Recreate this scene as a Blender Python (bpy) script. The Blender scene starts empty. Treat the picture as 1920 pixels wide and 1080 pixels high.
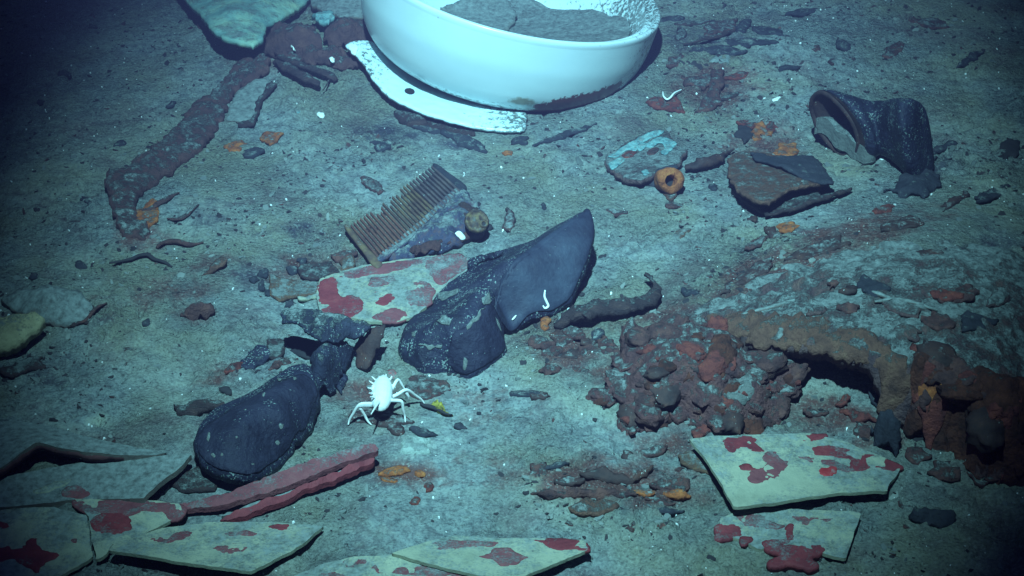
import bpy, bmesh, math, random
import numpy as np
from mathutils import Vector, Matrix, geometry

# ------------------------------------------------------------------ camera
SC = bpy.context.scene
COL = SC.collection
PITCH, DIST, HFOV = math.radians(33), 2.43, math.radians(30)
CAM = np.array([0.0, -DIST * math.cos(PITCH), DIST * math.sin(PITCH)])
FWD = np.array([0.0, math.cos(PITCH), -math.sin(PITCH)])
UPV = np.array([0.0, math.sin(PITCH), math.cos(PITCH)])
TAN = math.tan(HFOV / 2)
cam_data = bpy.data.cameras.new('camera')
cam_data.angle = HFOV
cam_data.clip_start, cam_data.clip_end = 0.02, 200
cam = bpy.data.objects.new('camera', cam_data)
COL.objects.link(cam)
cam.location = CAM
cam.rotation_euler = (math.pi / 2 - PITCH, 0, 0)
SC.camera = cam

# ------------------------------------------------------------------ world: dark water all round, no daylight reaches it
world = bpy.data.worlds.new('World')
SC.world = world
world.use_nodes = True
bg = world.node_tree.nodes['Background']
bg.inputs['Color'].default_value = (0.12, 0.22, 0.75, 1)
bg.inputs['Strength'].default_value = 0.06

# ------------------------------------------------------------------ the survey vehicle's floodlight, above the camera
def lamp(name, loc, target, energy, colour, size_deg, blend, scale, soft):
    d = bpy.data.lights.new(name, 'SPOT')
    d.energy = energy
    d.color = colour
    d.spot_size = math.radians(size_deg)
    d.spot_blend = blend
    d.shadow_soft_size = soft
    o = bpy.data.objects.new(name, d)
    COL.objects.link(o)
    o.location = loc
    q = (Vector(target) - Vector(loc)).to_track_quat('-Z', 'Y')
    o.rotation_euler = q.to_euler()
    o.scale = scale
    o['kind'] = 'helper'
    return o
lamp('vehicle_floodlight', (-0.12, -1.25, 2.45), (0.035, 0.25, 0.0), 985, (0.385, 0.91, 1.03), 31.2, 1.0, (1, 1.5, 1), 0.04)

SC.view_settings.view_transform = 'Standard'
SC.view_settings.look = 'None'
SC.view_settings.exposure = 0
SC.view_settings.gamma = 1
SC.render.engine = 'CYCLES'
SC.cycles.use_denoising = True
SC.cycles.pixel_filter_type = 'BLACKMAN_HARRIS'
SC.cycles.filter_width = 1.5
SC.cycles.max_bounces = 4
SC.cycles.volume_bounces = 0

# ------------------------------------------------------------------ noise and terrain
def _hash(ix, iy, seed):
    h = (ix.astype(np.int64) * 374761393 + iy.astype(np.int64) * 668265263 + seed * 1442695041) & 0xFFFFFFFF
    h = ((h ^ (h >> 13)) * 1274126177) & 0xFFFFFFFF
    return (h ^ (h >> 16)) & 0xFFFFFFFF
def perlin(x, y, seed=0):
    x = np.asarray(x, float); y = np.asarray(y, float)
    ix = np.floor(x); iy = np.floor(y)
    fx, fy = x - ix, y - iy
    def g(dx, dy):
        a = _hash(ix + dx, iy + dy, seed) * (2 * math.pi / 4294967296.0)
        return np.cos(a) * (fx - dx) + np.sin(a) * (fy - dy)
    u = fx * fx * fx * (fx * (fx * 6 - 15) + 10); v = fy * fy * fy * (fy * (fy * 6 - 15) + 10)
    a = g(0, 0) * (1 - u) + g(1, 0) * u
    b = g(0, 1) * (1 - u) + g(1, 1) * u
    return (a * (1 - v) + b * v) * 1.4
def fbm(x, y, f, octv=4, seed=0, gain=0.5):
    s = 0; a = 1.0; t = 0
    for k in range(octv):
        s = s + a * perlin(np.asarray(x) * f, np.asarray(y) * f, seed + k * 17)
        t += a; a *= gain; f *= 2.07
    return s / t
def worley(x, y, f, seed=0):
    x = np.asarray(x, float) * f; y = np.asarray(y, float) * f
    ix = np.floor(x); iy = np.floor(y)
    best = np.full(x.shape, 9.0)
    for dx in (-1, 0, 1):
        for dy in (-1, 0, 1):
            hx = _hash(ix + dx, iy + dy, seed) / 4294967296.0
            hy = _hash(ix + dx, iy + dy, seed + 99) / 4294967296.0
            best = np.minimum(best, (ix + dx + hx - x) ** 2 + (iy + dy + hy - y) ** 2)
    return np.sqrt(best)

def ray(px, py):
    u = (px - 960) / 960 * TAN; v = -(py - 540) / 960 * TAN
    return FWD + np.array([1.0, 0, 0]) * u + UPV * v
def plane(px, py, z=0.0):
    d = ray(px, py)
    return CAM + d * ((z - CAM[2]) / d[2])

MOUNDS = []
def mound(px, py, rx, ry, h, rot=0.0):          # centre in the picture, radii and height in metres
    p = plane(px, py)
    MOUNDS.append((p[0], p[1], rx, ry, h, math.cos(rot), math.sin(rot)))
mound(1560, 520, .30, .22, .030, .5)
mound(1840, 600, .22, .22, .050)
mound(1250, 120, .20, .16, .020)
mound(560, 110, .16, .12, .022)
mound(1640, 330, .18, .10, .012, .4)
mound(330, 420, .16, .08, .012, .3)
mound(90, 600, .16, .10, .018)
mound(1080, 700, .10, .10, .008)
mound(1150, 900, .16, .08, .010, .1)
mound(260, 860, .22, .12, .008)
mound(820, 420, .20, .10, .006)

def H(x, y):
    x = np.asarray(x, float); y = np.asarray(y, float)
    z = .016 * fbm(x, y, 1.7, 2, 3) + .006 * fbm(x, y, 6.0, 2, 11)
    for (cx, cy, rx, ry, h, c, s) in MOUNDS:
        dx, dy = x - cx, y - cy
        a, b = (dx * c + dy * s) / rx, (-dx * s + dy * c) / ry
        z = z + h * np.exp(-(a * a + b * b))
    return z
def G(px, py, h=0.0, surf=H):                   # a picture point on (or h metres above) a surface -> world point
    z = 0.0
    for _ in range(40):
        p = plane(px, py, z)
        z = z + 0.45 * (float(surf(p[0], p[1])) + h - z)
    return np.array([p[0], p[1], z])

# ------------------------------------------------------------------ materials
SILT = (0.170, 0.200, 0.195)
MATS = {}
def ramp(nt, stops, interp='LINEAR'):
    r = nt.nodes.new('ShaderNodeValToRGB')
    r.color_ramp.interpolation = interp
    e = r.color_ramp.elements
    while len(e) < len(stops): e.new(0.5)
    for i, (p, c) in enumerate(stops):
        e[i].position = p
        e[i].color = (c if len(c) == 4 else (*c, 1)) if not isinstance(c, (int, float)) else (c, c, c, 1)
    return r
def noise_node(nt, vec, scale, detail=6, rough=.6, dist=0.0):
    n = nt.nodes.new('ShaderNodeTexNoise')
    n.inputs['Scale'].default_value = scale; n.inputs['Detail'].default_value = detail
    n.inputs['Roughness'].default_value = rough; n.inputs['Distortion'].default_value = dist
    nt.links.new(vec, n.inputs['Vector'])
    return n.outputs['Fac']
def mth(nt, op, a, b=None, clamp=False):
    m = nt.nodes.new('ShaderNodeMath'); m.operation = op; m.use_clamp = clamp
    for i, v in enumerate((a, b)):
        if v is None: continue
        if isinstance(v, (int, float)): m.inputs[i].default_value = v
        else: nt.links.new(v, m.inputs[i])
    return m.outputs[0]
def mixc(nt, fac, a, b):
    m = nt.nodes.new('ShaderNodeMix'); m.data_type = 'RGBA'
    for sock, v in ((m.inputs[0], fac), (m.inputs[6], a), (m.inputs[7], b)):
        if isinstance(v, (int, float)): sock.default_value = v
        elif isinstance(v, tuple): sock.default_value = (*v, 1)
        else: nt.links.new(v, sock)
    return m.outputs[2]
def mat(name, cols, scale=45, dust=.45, dscale=38, dcol=SILT, speck=0.0, speckcol=(.55, .62, .58), rough=.8, bump=.5, bscale=260,
        bdist=.0024, spec=.3, stretch=None, up=.55, extra=None, bury=.16, bvar=False):
    """cols: ramp stops for the thing's own colour; dust: how much silt lies on it (more on faces that look up)"""
    m = bpy.data.materials.new(name); m.use_nodes = True
    nt = m.node_tree; P = nt.nodes['Principled BSDF']
    geo = nt.nodes.new('ShaderNodeNewGeometry'); pos = geo.outputs['Position']
    vec = pos
    if stretch:
        mp = nt.nodes.new('ShaderNodeMapping'); mp.inputs['Rotation'].default_value[2] = stretch[0]
        mp.inputs['Scale'].default_value = (stretch[1], stretch[2], 1); nt.links.new(pos, mp.inputs['Vector']); vec = mp.outputs[0]
    col = ramp(nt, cols); nt.links.new(noise_node(nt, vec, scale, 8, .68), col.inputs[0]); c = col.outputs[0]
    if extra: c = extra(nt, pos, c)
    sep = nt.nodes.new('ShaderNodeSeparateXYZ'); nt.links.new(geo.outputs['Normal'], sep.inputs[0])
    d = mth(nt, 'ADD', noise_node(nt, pos, dscale, 9, .72), mth(nt, 'MULTIPLY', mth(nt, 'SUBTRACT', noise_node(nt, pos, 380, 3, .6), .5), .35))
    d = mth(nt, 'ADD', d, mth(nt, 'MULTIPLY', mth(nt, 'SUBTRACT', sep.outputs[2], .6), up))
    if bury > 0:
        at = nt.nodes.new('ShaderNodeAttribute'); at.attribute_name = 'bury'
        d = mth(nt, 'ADD', d, mth(nt, 'MULTIPLY', at.outputs['Fac'], bury))
    d = mth(nt, 'MULTIPLY', mth(nt, 'SUBTRACT', d, 1.02 - dust), 7.0, True)
    d = mth(nt, 'MULTIPLY', d, .90)
    dv = ramp(nt, [(.34, tuple(v * .42 for v in dcol)), (.50, tuple(v * .95 for v in dcol)), (.68, tuple(v * 1.45 for v in dcol))]); nt.links.new(noise_node(nt, pos, 130, 6, .7), dv.inputs[0])
    c = mixc(nt, d, c, dv.outputs[0])
    if speck > 0:
        s = noise_node(nt, pos, 420, 3, .5)
        s2 = noise_node(nt, pos, 45, 3, .5)
        s = mth(nt, 'MULTIPLY', mth(nt, 'SUBTRACT', mth(nt, 'ADD', s, mth(nt, 'MULTIPLY', s2, .5)), 1.03 - speck), 14, True)
        c = mixc(nt, s, c, speckcol)
    nt.links.new(c, P.inputs['Base Color'])
    P.inputs['Roughness'].default_value = rough
    P.inputs['Specular IOR Level'].default_value = spec
    b = nt.nodes.new('ShaderNodeBump'); b.inputs['Strength'].default_value = bump; b.inputs['Distance'].default_value = bdist
    hgt = mth(nt, 'ADD', noise_node(nt, vec, bscale, 6, .6), mth(nt, 'MULTIPLY', d, .6))
    if bvar: hgt = mth(nt, 'MULTIPLY', hgt, mth(nt, 'ADD', .25, mth(nt, 'MULTIPLY', mth(nt, 'SUBTRACT', noise_node(nt, pos, 6, 4, .6), .36), 4.0, True)))
    nt.links.new(hgt, b.inputs['Height']); nt.links.new(b.outputs[0], P.inputs['Normal'])
    MATS[name] = m
    return m

mat('leather_dusty', [(.34, (.010, .010, .022)), (.55, (.022, .024, .046)), (.75, (.045, .050, .080))], 26, dust=.42, dscale=55, speck=.13, speckcol=(.20, .25, .24), rough=.7, bump=.9, bscale=110, bdist=.005)
mat('leather', [(.34, (.010, .010, .022)), (.55, (.020, .020, .042)), (.75, (.040, .040, .066))], 26, dust=.34, dscale=60, speck=.17, speckcol=(.20, .25, .24), rough=.62, spec=.3, up=.25, bump=.8, bscale=110, bdist=.005, bury=.1)
mat('leather_smooth', [(.34, (.016, .016, .032)), (.48, (.026, .029, .052)), (.66, (.048, .058, .090))], 13, dust=.24, dscale=90, speck=.04, speckcol=(.20, .25, .24), rough=.62, spec=.28, up=.15, bump=.6, bscale=120, bury=.1)
mat('leather_dark', [(.34, (.012, .011, .024)), (.55, (.021, .020, .040)), (.75, (.036, .034, .058))], 30, dust=.27, dscale=90, speck=.07, speckcol=(.20, .25, .24), rough=.66, spec=.25, up=.15, bump=.9, bscale=130, bdist=.004, bury=.1)
mat('leather_brown', [(.3, (.020, .014, .017)), (.55, (.050, .026, .025)), (.8, (.12, .05, .032))], 45, dust=.24, dscale=70, speck=.05, rough=.75)
mat('rust_brown', [(.3, (.028, .016, .020)), (.5, (.080, .036, .036)), (.72, (.15, .065, .052))], 70, dust=.30, dscale=75, rough=.9, bump=1.0, bscale=220, bdist=.004)
mat('rust_red', [(.3, (.040, .014, .016)), (.5, (.14, .034, .030)), (.75, (.25, .065, .042))], 65, dust=.26, dscale=75, rough=.9, bump=1.0, bscale=220, bdist=.004)
mat('rust_orange', [(.3, (.10, .032, .020)), (.5, (.30, .085, .028)), (.75, (.50, .20, .06))], 80, dust=.24, dscale=75, rough=.9, bump=1.0, bscale=220, bdist=.003)
mat('rust_lip', [(.3, (.055, .028, .024)), (.5, (.125, .060, .044)), (.75, (.21, .115, .075))], 60, dust=.34, dscale=60, rough=.9, bump=1.0, bscale=180, bdist=.005)
mat('rust_deep', [(.3, (.022, .010, .010)), (.5, (.070, .022, .016)), (.72, (.15, .046, .027))], 45, dust=.24, dscale=60, rough=.9, bump=1.0, bscale=160, bdist=.005)
mat('flake_navy', [(.3, (.016, .017, .026)), (.6, (.034, .034, .046)), (.8, (.075, .060, .065))], 50, dust=.24, dscale=75, rough=.85, bump=.8, bdist=.003)
mat('wood_dark', [(.3, (.020, .015, .020)), (.55, (.055, .034, .036)), (.8, (.12, .070, .056))], 34, dust=.35, dscale=70, rough=.85, bump=1.0, bscale=140, bdist=.004, stretch=(.6, 1, 6))
mat('plank_purple', [(.3, (.045, .026, .032)), (.55, (.095, .046, .046)), (.8, (.15, .075, .062))], 44, dust=.36, dscale=60, rough=.9, bump=1.0, bscale=160, bdist=.005)
mat('wood_brown', [(.3, (.06, .034, .028)), (.55, (.13, .070, .045)), (.8, (.22, .14, .07))], 36, dust=.38, dscale=70, rough=.85, bump=.9, bscale=140, stretch=(-.2, 2, 9))
mat('comb_grey', [(.3, (.050, .038, .048)), (.55, (.10, .070, .070)), (.8, (.16, .12, .10))], 40, dust=.40, dscale=60, rough=.7, bump=.3, up=.2, bury=.1)
mat('tile_beige', [(.25, (.20, .21, .155)), (.5, (.31, .32, .235)), (.75, (.39, .39, .28))], 30, dscale=17, dust=.45, rough=.75, bump=.35, bscale=300, up=.3, bury=.30, speck=.02, speckcol=(.05, .04, .04))
mat('tile_red', [(.3, (.12, .020, .028)), (.55, (.20, .032, .040)), (.8, (.27, .06, .06))], 40, dscale=17, dust=.34, rough=.7, bump=.8, bscale=180, up=.3, bury=.15)
mat('tile_red_dusty', [(.3, (.13, .035, .045)), (.55, (.20, .060, .068)), (.8, (.25, .10, .10))], 40, dscale=17, dust=.43, rough=.8, bump=.8, bscale=180, up=.3, bury=.15)
mat('tile_red_bright', [(.3, (.26, .020, .026)), (.6, (.42, .040, .044))], 40, dscale=17, dust=.30, rough=.6, bump=.3, up=.4)
mat('sheet_grey', [(.3, (.11, .095, .09)), (.6, (.16, .14, .12))], 30, dust=.72, rough=.9, bump=.35)
mat('sheet_edge', [(.3, (.045, .020, .024)), (.6, (.09, .035, .036))], 60, dust=.2, rough=.9)
mat('patina', [(.25, (.09, .17, .18)), (.45, (.18, .33, .30)), (.58, (.27, .42, .33)), (.8, (.40, .46, .28))], 18, dust=.34, rough=.75, bump=.7, bscale=90, bdist=.003)
mat('stone_grey', [(.3, (.12, .14, .13)), (.7, (.20, .22, .20))], 40, dust=.5, rough=.9)
mat('stone_yellow', [(.3, (.22, .20, .12)), (.7, (.40, .37, .22))], 50, dust=.35, rough=.9, bump=.9, bscale=150, bdist=.003)
mat('stone_pale', [(.3, (.24, .29, .27)), (.7, (.36, .42, .38))], 50, dust=.35, rough=.9, bump=.8)
mat('comb_horn', [(.3, (.055, .036, .036)), (.5, (.11, .066, .048)), (.72, (.19, .13, .06))], 40, dust=.36, rough=.7, bump=.3, up=.2, bury=.1)
mat('comb_red', [(.3, (.075, .034, .034)), (.55, (.14, .062, .048)), (.8, (.19, .10, .06))], 26, dust=.36, rough=.7, bump=.3, up=.2, bury=.1)
mat('comb_spine', [(.32, (.026, .024, .044)), (.48, (.042, .044, .085)), (.60, (.085, .050, .060)), (.78, (.15, .13, .16))], 70, dust=.42, rough=.7, bump=.8, speck=.05, bury=.1)
mat('brass', [(.36, (.030, .020, .022)), (.5, (.085, .050, .032)), (.70, (.20, .14, .065))], 150, dust=.34, dscale=90, rough=.6, bump=.5)
mat('turquoise_paint', [(.34, (.06, .12, .14)), (.48, (.15, .30, .31)), (.75, (.30, .48, .45))], 110, dust=.32, dscale=80, rough=.7, bump=.5)
mat('shell_white', [(.3, (.72, .76, .72)), (.7, (.85, .87, .84))], 60, dust=.0, rough=.6, bump=.15, bury=0)
mat('crab_white', [(.3, (.60, .60, .58)), (.7, (.72, .72, .70))], 60, dust=.0, rough=.5, bump=.12, bdist=.0005, bury=0)
mat('sponge_yellow', [(.35, (.05, .04, .02)), (.5, (.26, .21, .03)), (.7, (.48, .42, .08))], 170, dust=.2, rough=.9, bump=.9)
mat('silt_fill', [(.3, (.115, .125, .120)), (.7, (.165, .175, .165))], 30, dust=.5, speck=.02, rough=.95, bump=.9, bscale=160, bdist=.003)
mat('speck_white', [(.3, (.75, .8, .78)), (.7, (.85, .88, .86))], 60, dust=.0, rough=.4, bump=0, bury=0)
mat('fleck_dark', [(.3, (.016, .015, .020)), (.6, (.035, .030, .034)), (.8, (.08, .05, .045))], 9, dust=.12, rough=.9, bump=.3, bury=0)
mat('fleck_grey', [(.3, (.08, .09, .095)), (.55, (.17, .19, .18)), (.75, (.27, .29, .26))], 9, dust=.10, rough=.9, bump=.3, bury=0)

def attr_mask(attr, scale, thr, gain, colour):
    """bare metal or stain with an edge of its own: a soft painted amount broken up by noise"""
    def f(nt, pos, c):
        a = nt.nodes.new('ShaderNodeAttribute'); a.attribute_name = attr
        n = noise_node(nt, pos, scale, 8, .7)
        k = mth(nt, 'MULTIPLY', mth(nt, 'SUBTRACT', mth(nt, 'ADD', a.outputs['Fac'], n), thr), gain, True)
        return mixc(nt, k, c, colour)
    return f
def enamel_extra(nt, pos, c):
    c = attr_mask('stain', 60, 1.05, 5, (.30, .28, .20))(nt, pos, c)
    c = attr_mask('chip', 90, 1.06, 18, (.13, .030, .030))(nt, pos, c)
    return attr_mask('dirt', 150, 1.14, 9, (.11, .13, .12))(nt, pos, c)
mat('enamel', [(.3, (.62, .76, .78)), (.7, (.68, .82, .84))], 12, dust=.02, rough=.28, spec=.5, bump=.06, bscale=60, up=.0, extra=enamel_extra, bury=0)

# ------------------------------------------------------------------ geometry helpers
def link(name, V, F, material, parent=None, base=None, smooth=True):
    V = np.asarray(V, float)
    if parent is not None:
        L = np.zeros(3); q = parent
        while q is not None: L = L + np.array(q.matrix_basis.translation); q = q.parent
    elif base is not None: L = np.asarray(base, float)
    else: L = np.array([V[:, 0].mean(), V[:, 1].mean(), V[:, 2].min()])
    me = bpy.data.meshes.new(name)
    me.from_pydata((V - L).tolist(), [], F)
    if smooth: me.polygons.foreach_set('use_smooth', [True] * len(me.polygons))
    me.materials.append(MATS[material] if isinstance(material, str) else material)
    me.update()
    me.attributes.new('bury', 'FLOAT', 'POINT').data.foreach_set('value', np.exp(-np.clip(V[:, 2] - H(V[:, 0], V[:, 1]), 0, None) / .0045).astype(np.float32))
    o = bpy.data.objects.new(name, me)
    COL.objects.link(o)
    if parent is not None: o.parent = parent
    else: o.location = L
    return o
def tag(o, label=None, category=None, group=None, kind=None):
    if label: o['label'] = label
    if category: o['category'] = category
    if group: o['group'] = group
    if kind or category: o['kind'] = kind or 'thing'
    return o
def empty(name, loc, label, category, group=None):
    o = bpy.data.objects.new(name, None)
    COL.objects.link(o)
    o.location = loc; o.empty_display_size = .02
    bpy.context.view_layer.update()
    return tag(o, label, category, group)

def catmull(P, closed=True, per=6):
    P = np.asarray(P, float); n = len(P); out = []
    rng = range(n) if closed else range(n - 1)
    for i in rng:
        if closed: a, b, c, d = P[i - 1], P[i], P[(i + 1) % n], P[(i + 2) % n]
        else: a, b, c, d = P[max(i - 1, 0)], P[i], P[i + 1], P[min(i + 2, n - 1)]
        for t in np.linspace(0, 1, per, endpoint=False):
            out.append(.5 * ((2 * b) + (-a + c) * t + (2 * a - 5 * b + 4 * c - d) * t * t + (-a + 3 * b - 3 * c + d) * t ** 3))
    if not closed: out.append(P[-1])
    return np.array(out)
def resample(L, step, closed=True):
    L = np.asarray(L, float)
    if closed: L = np.vstack([L, L[:1]])
    seg = np.linalg.norm(np.diff(L, axis=0), axis=1)
    s = np.concatenate([[0], np.cumsum(seg)])
    n = max(int(round(s[-1] / step)), 6)
    t = np.linspace(0, s[-1], n, endpoint=not closed)
    return np.stack([np.interp(t, s, L[:, k]) for k in range(L.shape[1])], 1)
class TPS:
    def __init__(self, P, lam=1e-4):
        self.c = P[:, :2].mean(0); self.k = max(np.ptp(P[:, 0]), np.ptp(P[:, 1]), 1e-4)
        self.X = (P[:, :2] - self.c) / self.k; n = len(P)
        K = self.U(self.X, self.X) + lam * np.eye(n)
        Q = np.hstack([np.ones((n, 1)), self.X])
        A = np.zeros((n + 3, n + 3)); A[:n, :n] = K; A[:n, n:] = Q; A[n:, :n] = Q.T
        self.w = np.linalg.lstsq(A, np.concatenate([P[:, 2], np.zeros(3)]), rcond=None)[0]
        self.lo, self.hi = P[:, 2].min() - .002, P[:, 2].max() + .004
    @staticmethod
    def U(A, B):
        r2 = ((A[:, None, :] - B[None, :, :]) ** 2).sum(2) + 1e-12
        return .5 * r2 * np.log(r2)
    def __call__(self, x, y):
        x = np.asarray(x, float); y = np.asarray(y, float); sh = x.shape
        Z = (np.stack([x.ravel(), y.ravel()], 1) - self.c) / self.k
        z = self.U(Z, self.X) @ self.w[:-3] + self.w[-3] + Z @ self.w[-2:]
        return np.clip(z, self.lo, self.hi).reshape(sh)
def inside(poly, pts):
    x, y = pts[:, 0], pts[:, 1]; r = np.zeros(len(pts), bool); n = len(poly)
    for i in range(n):
        x0, y0 = poly[i]; x1, y1 = poly[(i + 1) % n]
        c = ((y0 > y) != (y1 > y)) & (x < (x1 - x0) * (y - y0) / (y1 - y0 + 1e-15) + x0)
        r ^= c
    return r
RNG = np.random.default_rng(7)
SEED = [100]
def solid(loop, ctrl=None, step=.005, edge=.003, thick=.02, slope=.5, rnd=.003, jag=.0012, amp=.0008, freq=70, lump=None, rounded=True, lam=1e-4, zoff=0.0, zfun=None):
    """closed body from a 3D outline and inner points: a smooth top, an edge and an underside"""
    SEED[0] += 7; sd = SEED[0]
    loop = np.asarray(loop, float)
    dense = catmull(loop) if rounded else loop
    pts = [loop if len(loop) > 16 else resample(dense, max(step, np.linalg.norm(np.diff(dense, axis=0), axis=1).sum() / 40))]
    if ctrl is not None and len(ctrl): pts.append(np.asarray(ctrl, float))
    tps = TPS(np.vstack(pts), lam)
    B = resample(dense, step)
    if jag > 0:
        s = np.arange(len(B)) * step
        T = np.roll(B, -1, 0) - np.roll(B, 1, 0); N = np.stack([-T[:, 1], T[:, 0]], 1); N /= np.linalg.norm(N, axis=1)[:, None] + 1e-9
        j = fbm(s, s * 0 + sd, 45, 3, sd, .7) * jag * 2.2
        B[:, :2] += N * j[:, None]
    poly = B[:, :2]
    lo, hi = poly.min(0), poly.max(0)
    gx = np.arange(lo[0], hi[0], step); gy = np.arange(lo[1], hi[1], step * .87)
    XX, YY = np.meshgrid(gx, gy); XX = XX + (np.arange(len(gy)) % 2)[:, None] * step * .5
    q = np.stack([XX.ravel(), YY.ravel()], 1) + RNG.uniform(-.15, .15, (XX.size, 2)) * step
    q = q[inside(poly, q)]
    if len(q):
        dq = np.sqrt(((q[:, None, :] - poly[None]) ** 2).sum(2)).min(1)
        q = q[dq > step * .55]
    allp = np.vstack([poly, q]) if len(q) else poly
    nb = len(poly)
    r = geometry.delaunay_2d_cdt([Vector(p) for p in allp], [(i, (i + 1) % nb) for i in range(nb)], [], 1, 1e-7)
    xy = np.array([tuple(v) for v in r[0]]); tris = [list(f) for f in r[2]]
    d = np.sqrt(((xy[:, None, :] - poly[None]) ** 2).sum(2)).min(1)
    z = tps(xy[:, 0], xy[:, 1]) + zoff
    if zfun is not None: z = z + zfun(xy[:, 0], xy[:, 1])
    z = z + amp * 2 * fbm(xy[:, 0], xy[:, 1], freq, 4, sd)
    if lump: z = z + lump(xy[:, 0], xy[:, 1]) * np.clip(d / .012, 0, 1)
    if rnd > 0:
        t = np.clip(1 - d / rnd, 0, 1); z = z - min(rnd, edge * 1.0) * (1 - np.sqrt(np.clip(1 - t * t, 0, 1))) * .9
    zb = z - np.minimum(edge + d * slope, max(thick, edge)) - (0 if rnd == 0 else .0002)
    n = len(xy)
    cnt = {}
    for f in tris:
        for a, b in ((f[0], f[1]), (f[1], f[2]), (f[2], f[0])):
            cnt[(a, b)] = 1
    V = np.vstack([np.column_stack([xy, z]), np.column_stack([xy, zb])]).tolist()
    F = [f for f in tris] + [[f[2] + n, f[1] + n, f[0] + n] for f in tris]
    dup = {}
    def dv(i):
        if rnd > 0: return i
        if i not in dup: dup[i] = len(V); V.append(V[i])
        return dup[i]
    for (a, b) in list(cnt):
        if (b, a) not in cnt:
            F.append([dv(b), dv(a), dv(a + n), dv(b + n)])
    return np.array(V), F, tps
def loop3(outline, surf=H):
    A = np.array([(p[0], p[1], p[2] if len(p) > 2 else 0) for p in outline], float)
    D = FWD[None] + np.array([[1.0, 0, 0]]) * ((A[:, :1] - 960) / 960 * TAN) - UPV[None] * ((A[:, 1:2] - 540) / 960 * TAN)
    z = np.zeros(len(A))
    for _ in range(40):
        P = CAM[None] + D * ((z - CAM[2]) / D[:, 2])[:, None]
        z = z + .45 * (surf(P[:, 0], P[:, 1]) + A[:, 2] * .01 - z)
    return np.column_stack([P[:, :2], z])
def body(name, outline, ctrl, material, parent=None, surf=H, base=None, **kw):
    L = loop3(outline, surf); C = loop3(ctrl, surf) if ctrl else None
    if surf is not H:                        # lies on another thing: follow that surface
        L[:, 2] = [(p[2] if len(p) > 2 else 0) * .01 for p in outline]
        if C is not None: C[:, 2] = [p[2] * .01 for p in ctrl]
        kw = dict(kw, zfun=surf)
    V, F, t = solid(L, C, **kw)
    o = link(name, V, F, material, parent, base)
    return o, t
def chip_outline(px, py, w, h, ang, n=11, j=.22, hh=.3, seed=None):
    r = random.Random(seed if seed is not None else int(px * 7 + py * 13))
    c, s = math.cos(math.radians(ang)), math.sin(math.radians(ang))
    out = []
    for i in range(n):
        a = 2 * math.pi * i / n + r.uniform(-.2, .2)
        k = 1 + r.uniform(-j, j)
        u, v = math.cos(a) * w / 2 * k, math.sin(a) * h / 2 * k
        out.append((px + u * c - v * s, py + u * s + v * c, hh * r.uniform(.6, 1.3)))
    return out
def tube(path, radii, seg=8, wob=0.0, seed=1, cap=True, squash=1.0):
    path = np.asarray(path, float); n = len(path)
    radii = np.interp(np.linspace(0, 1, n), np.linspace(0, 1, len(radii)), radii)
    r = random.Random(seed); V, F = [], []
    for i in range(n):
        t = path[min(i + 1, n - 1)] - path[max(i - 1, 0)]; t /= np.linalg.norm(t) + 1e-12
        a = np.cross(t, [0, 0, 1.0]); a = a / (np.linalg.norm(a) + 1e-9) if np.linalg.norm(a) > 1e-3 else np.array([1.0, 0, 0])
        b = np.cross(a, t)
        for k in range(seg):
            th = 2 * math.pi * k / seg; rr = radii[i] * (1 + r.uniform(-wob, wob))
            V.append(path[i] + (a * math.cos(th) + b * math.sin(th) * squash) * rr)
    for i in range(n - 1):
        for k in range(seg):
            k2 = (k + 1) % seg
            F.append([i * seg + k, i * seg + k2, (i + 1) * seg + k2, (i + 1) * seg + k])
    if cap: F += [list(range(seg))[::-1], [(n - 1) * seg + k for k in range(seg)]]
    return np.array(V), [f[::-1] for f in F]
def rod(name, pix, radii, material, label, category, parent=None, group=None, seg=8, wob=.25, per=6, squash=.8):
    P = catmull(np.array([G(p[0], p[1], p[2] * .01) for p in pix]), False, per)
    P = resample(P, max(.0035, min(radii)), False)
    V, F = tube(P, radii, 10, wob * .25, int(pix[0][0] + pix[0][1]), True, squash)
    k = max(radii) * wob * 3.2; s0 = pix[0][0]
    V = V + k * np.stack([fbm(V[:, 0] + s0, V[:, 1] + V[:, 2], 42, 3, 31), fbm(V[:, 0] + s0, V[:, 1] - V[:, 2], 42, 3, 37), fbm(V[:, 0] + V[:, 2], V[:, 1] + s0, 42, 3, 41)], 1)
    o = link(name, V, F, material, parent)
    if parent is None: tag(o, label, category, group)
    return o

# ------------------------------------------------------------------ the sea floor: one sheet, fine in view and coarse beyond
def axis(lo, hi, step, far):
    a = list(np.arange(lo, hi, step)); s = step
    while a[-1] < far: s *= 1.35; a.append(a[-1] + s)
    s = step; b = []; x = lo
    while x > -far: s *= 1.35; x -= s; b.append(x)
    return np.array(b[::-1] + a)
gx, gy = axis(-.98, .98, .0031, 40), axis(-.68, 1.12, .0034, 40)
XX, YY = np.meshgrid(gx, gy)
near = np.exp(-np.clip(np.hypot(XX, YY - .2) - 1.6, 0, None))
rough = np.clip(.60 + 2.4 * fbm(XX, YY, 3.6, 3, 55), .12, 1.6)
right = 1 / (1 + np.exp(-(XX - .12) * 9))
Z = H(XX, YY)
Z += near * rough * (.0085 * fbm(XX, YY, 14, 3, 21) + .0066 * fbm(XX, YY, 50, 3, 31, .7))
pit = np.clip(fbm(XX, YY, 75, 2, 331) - .28, 0, 1)
Z -= near * .030 * pit * np.clip(.6 + 2 * fbm(XX, YY, 5, 2, 332), 0, 1.4)
ridg = 1 - np.abs(fbm(XX + .35 * YY, YY * 1.6, 34, 3, 77)) * 3.2
Z += near * .0024 * np.clip(ridg, 0, 1) ** 3 * np.clip(fbm(XX, YY, 4.3, 2, 91) * 2.4 + .25 + .3 * right, 0, 1)
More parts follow.
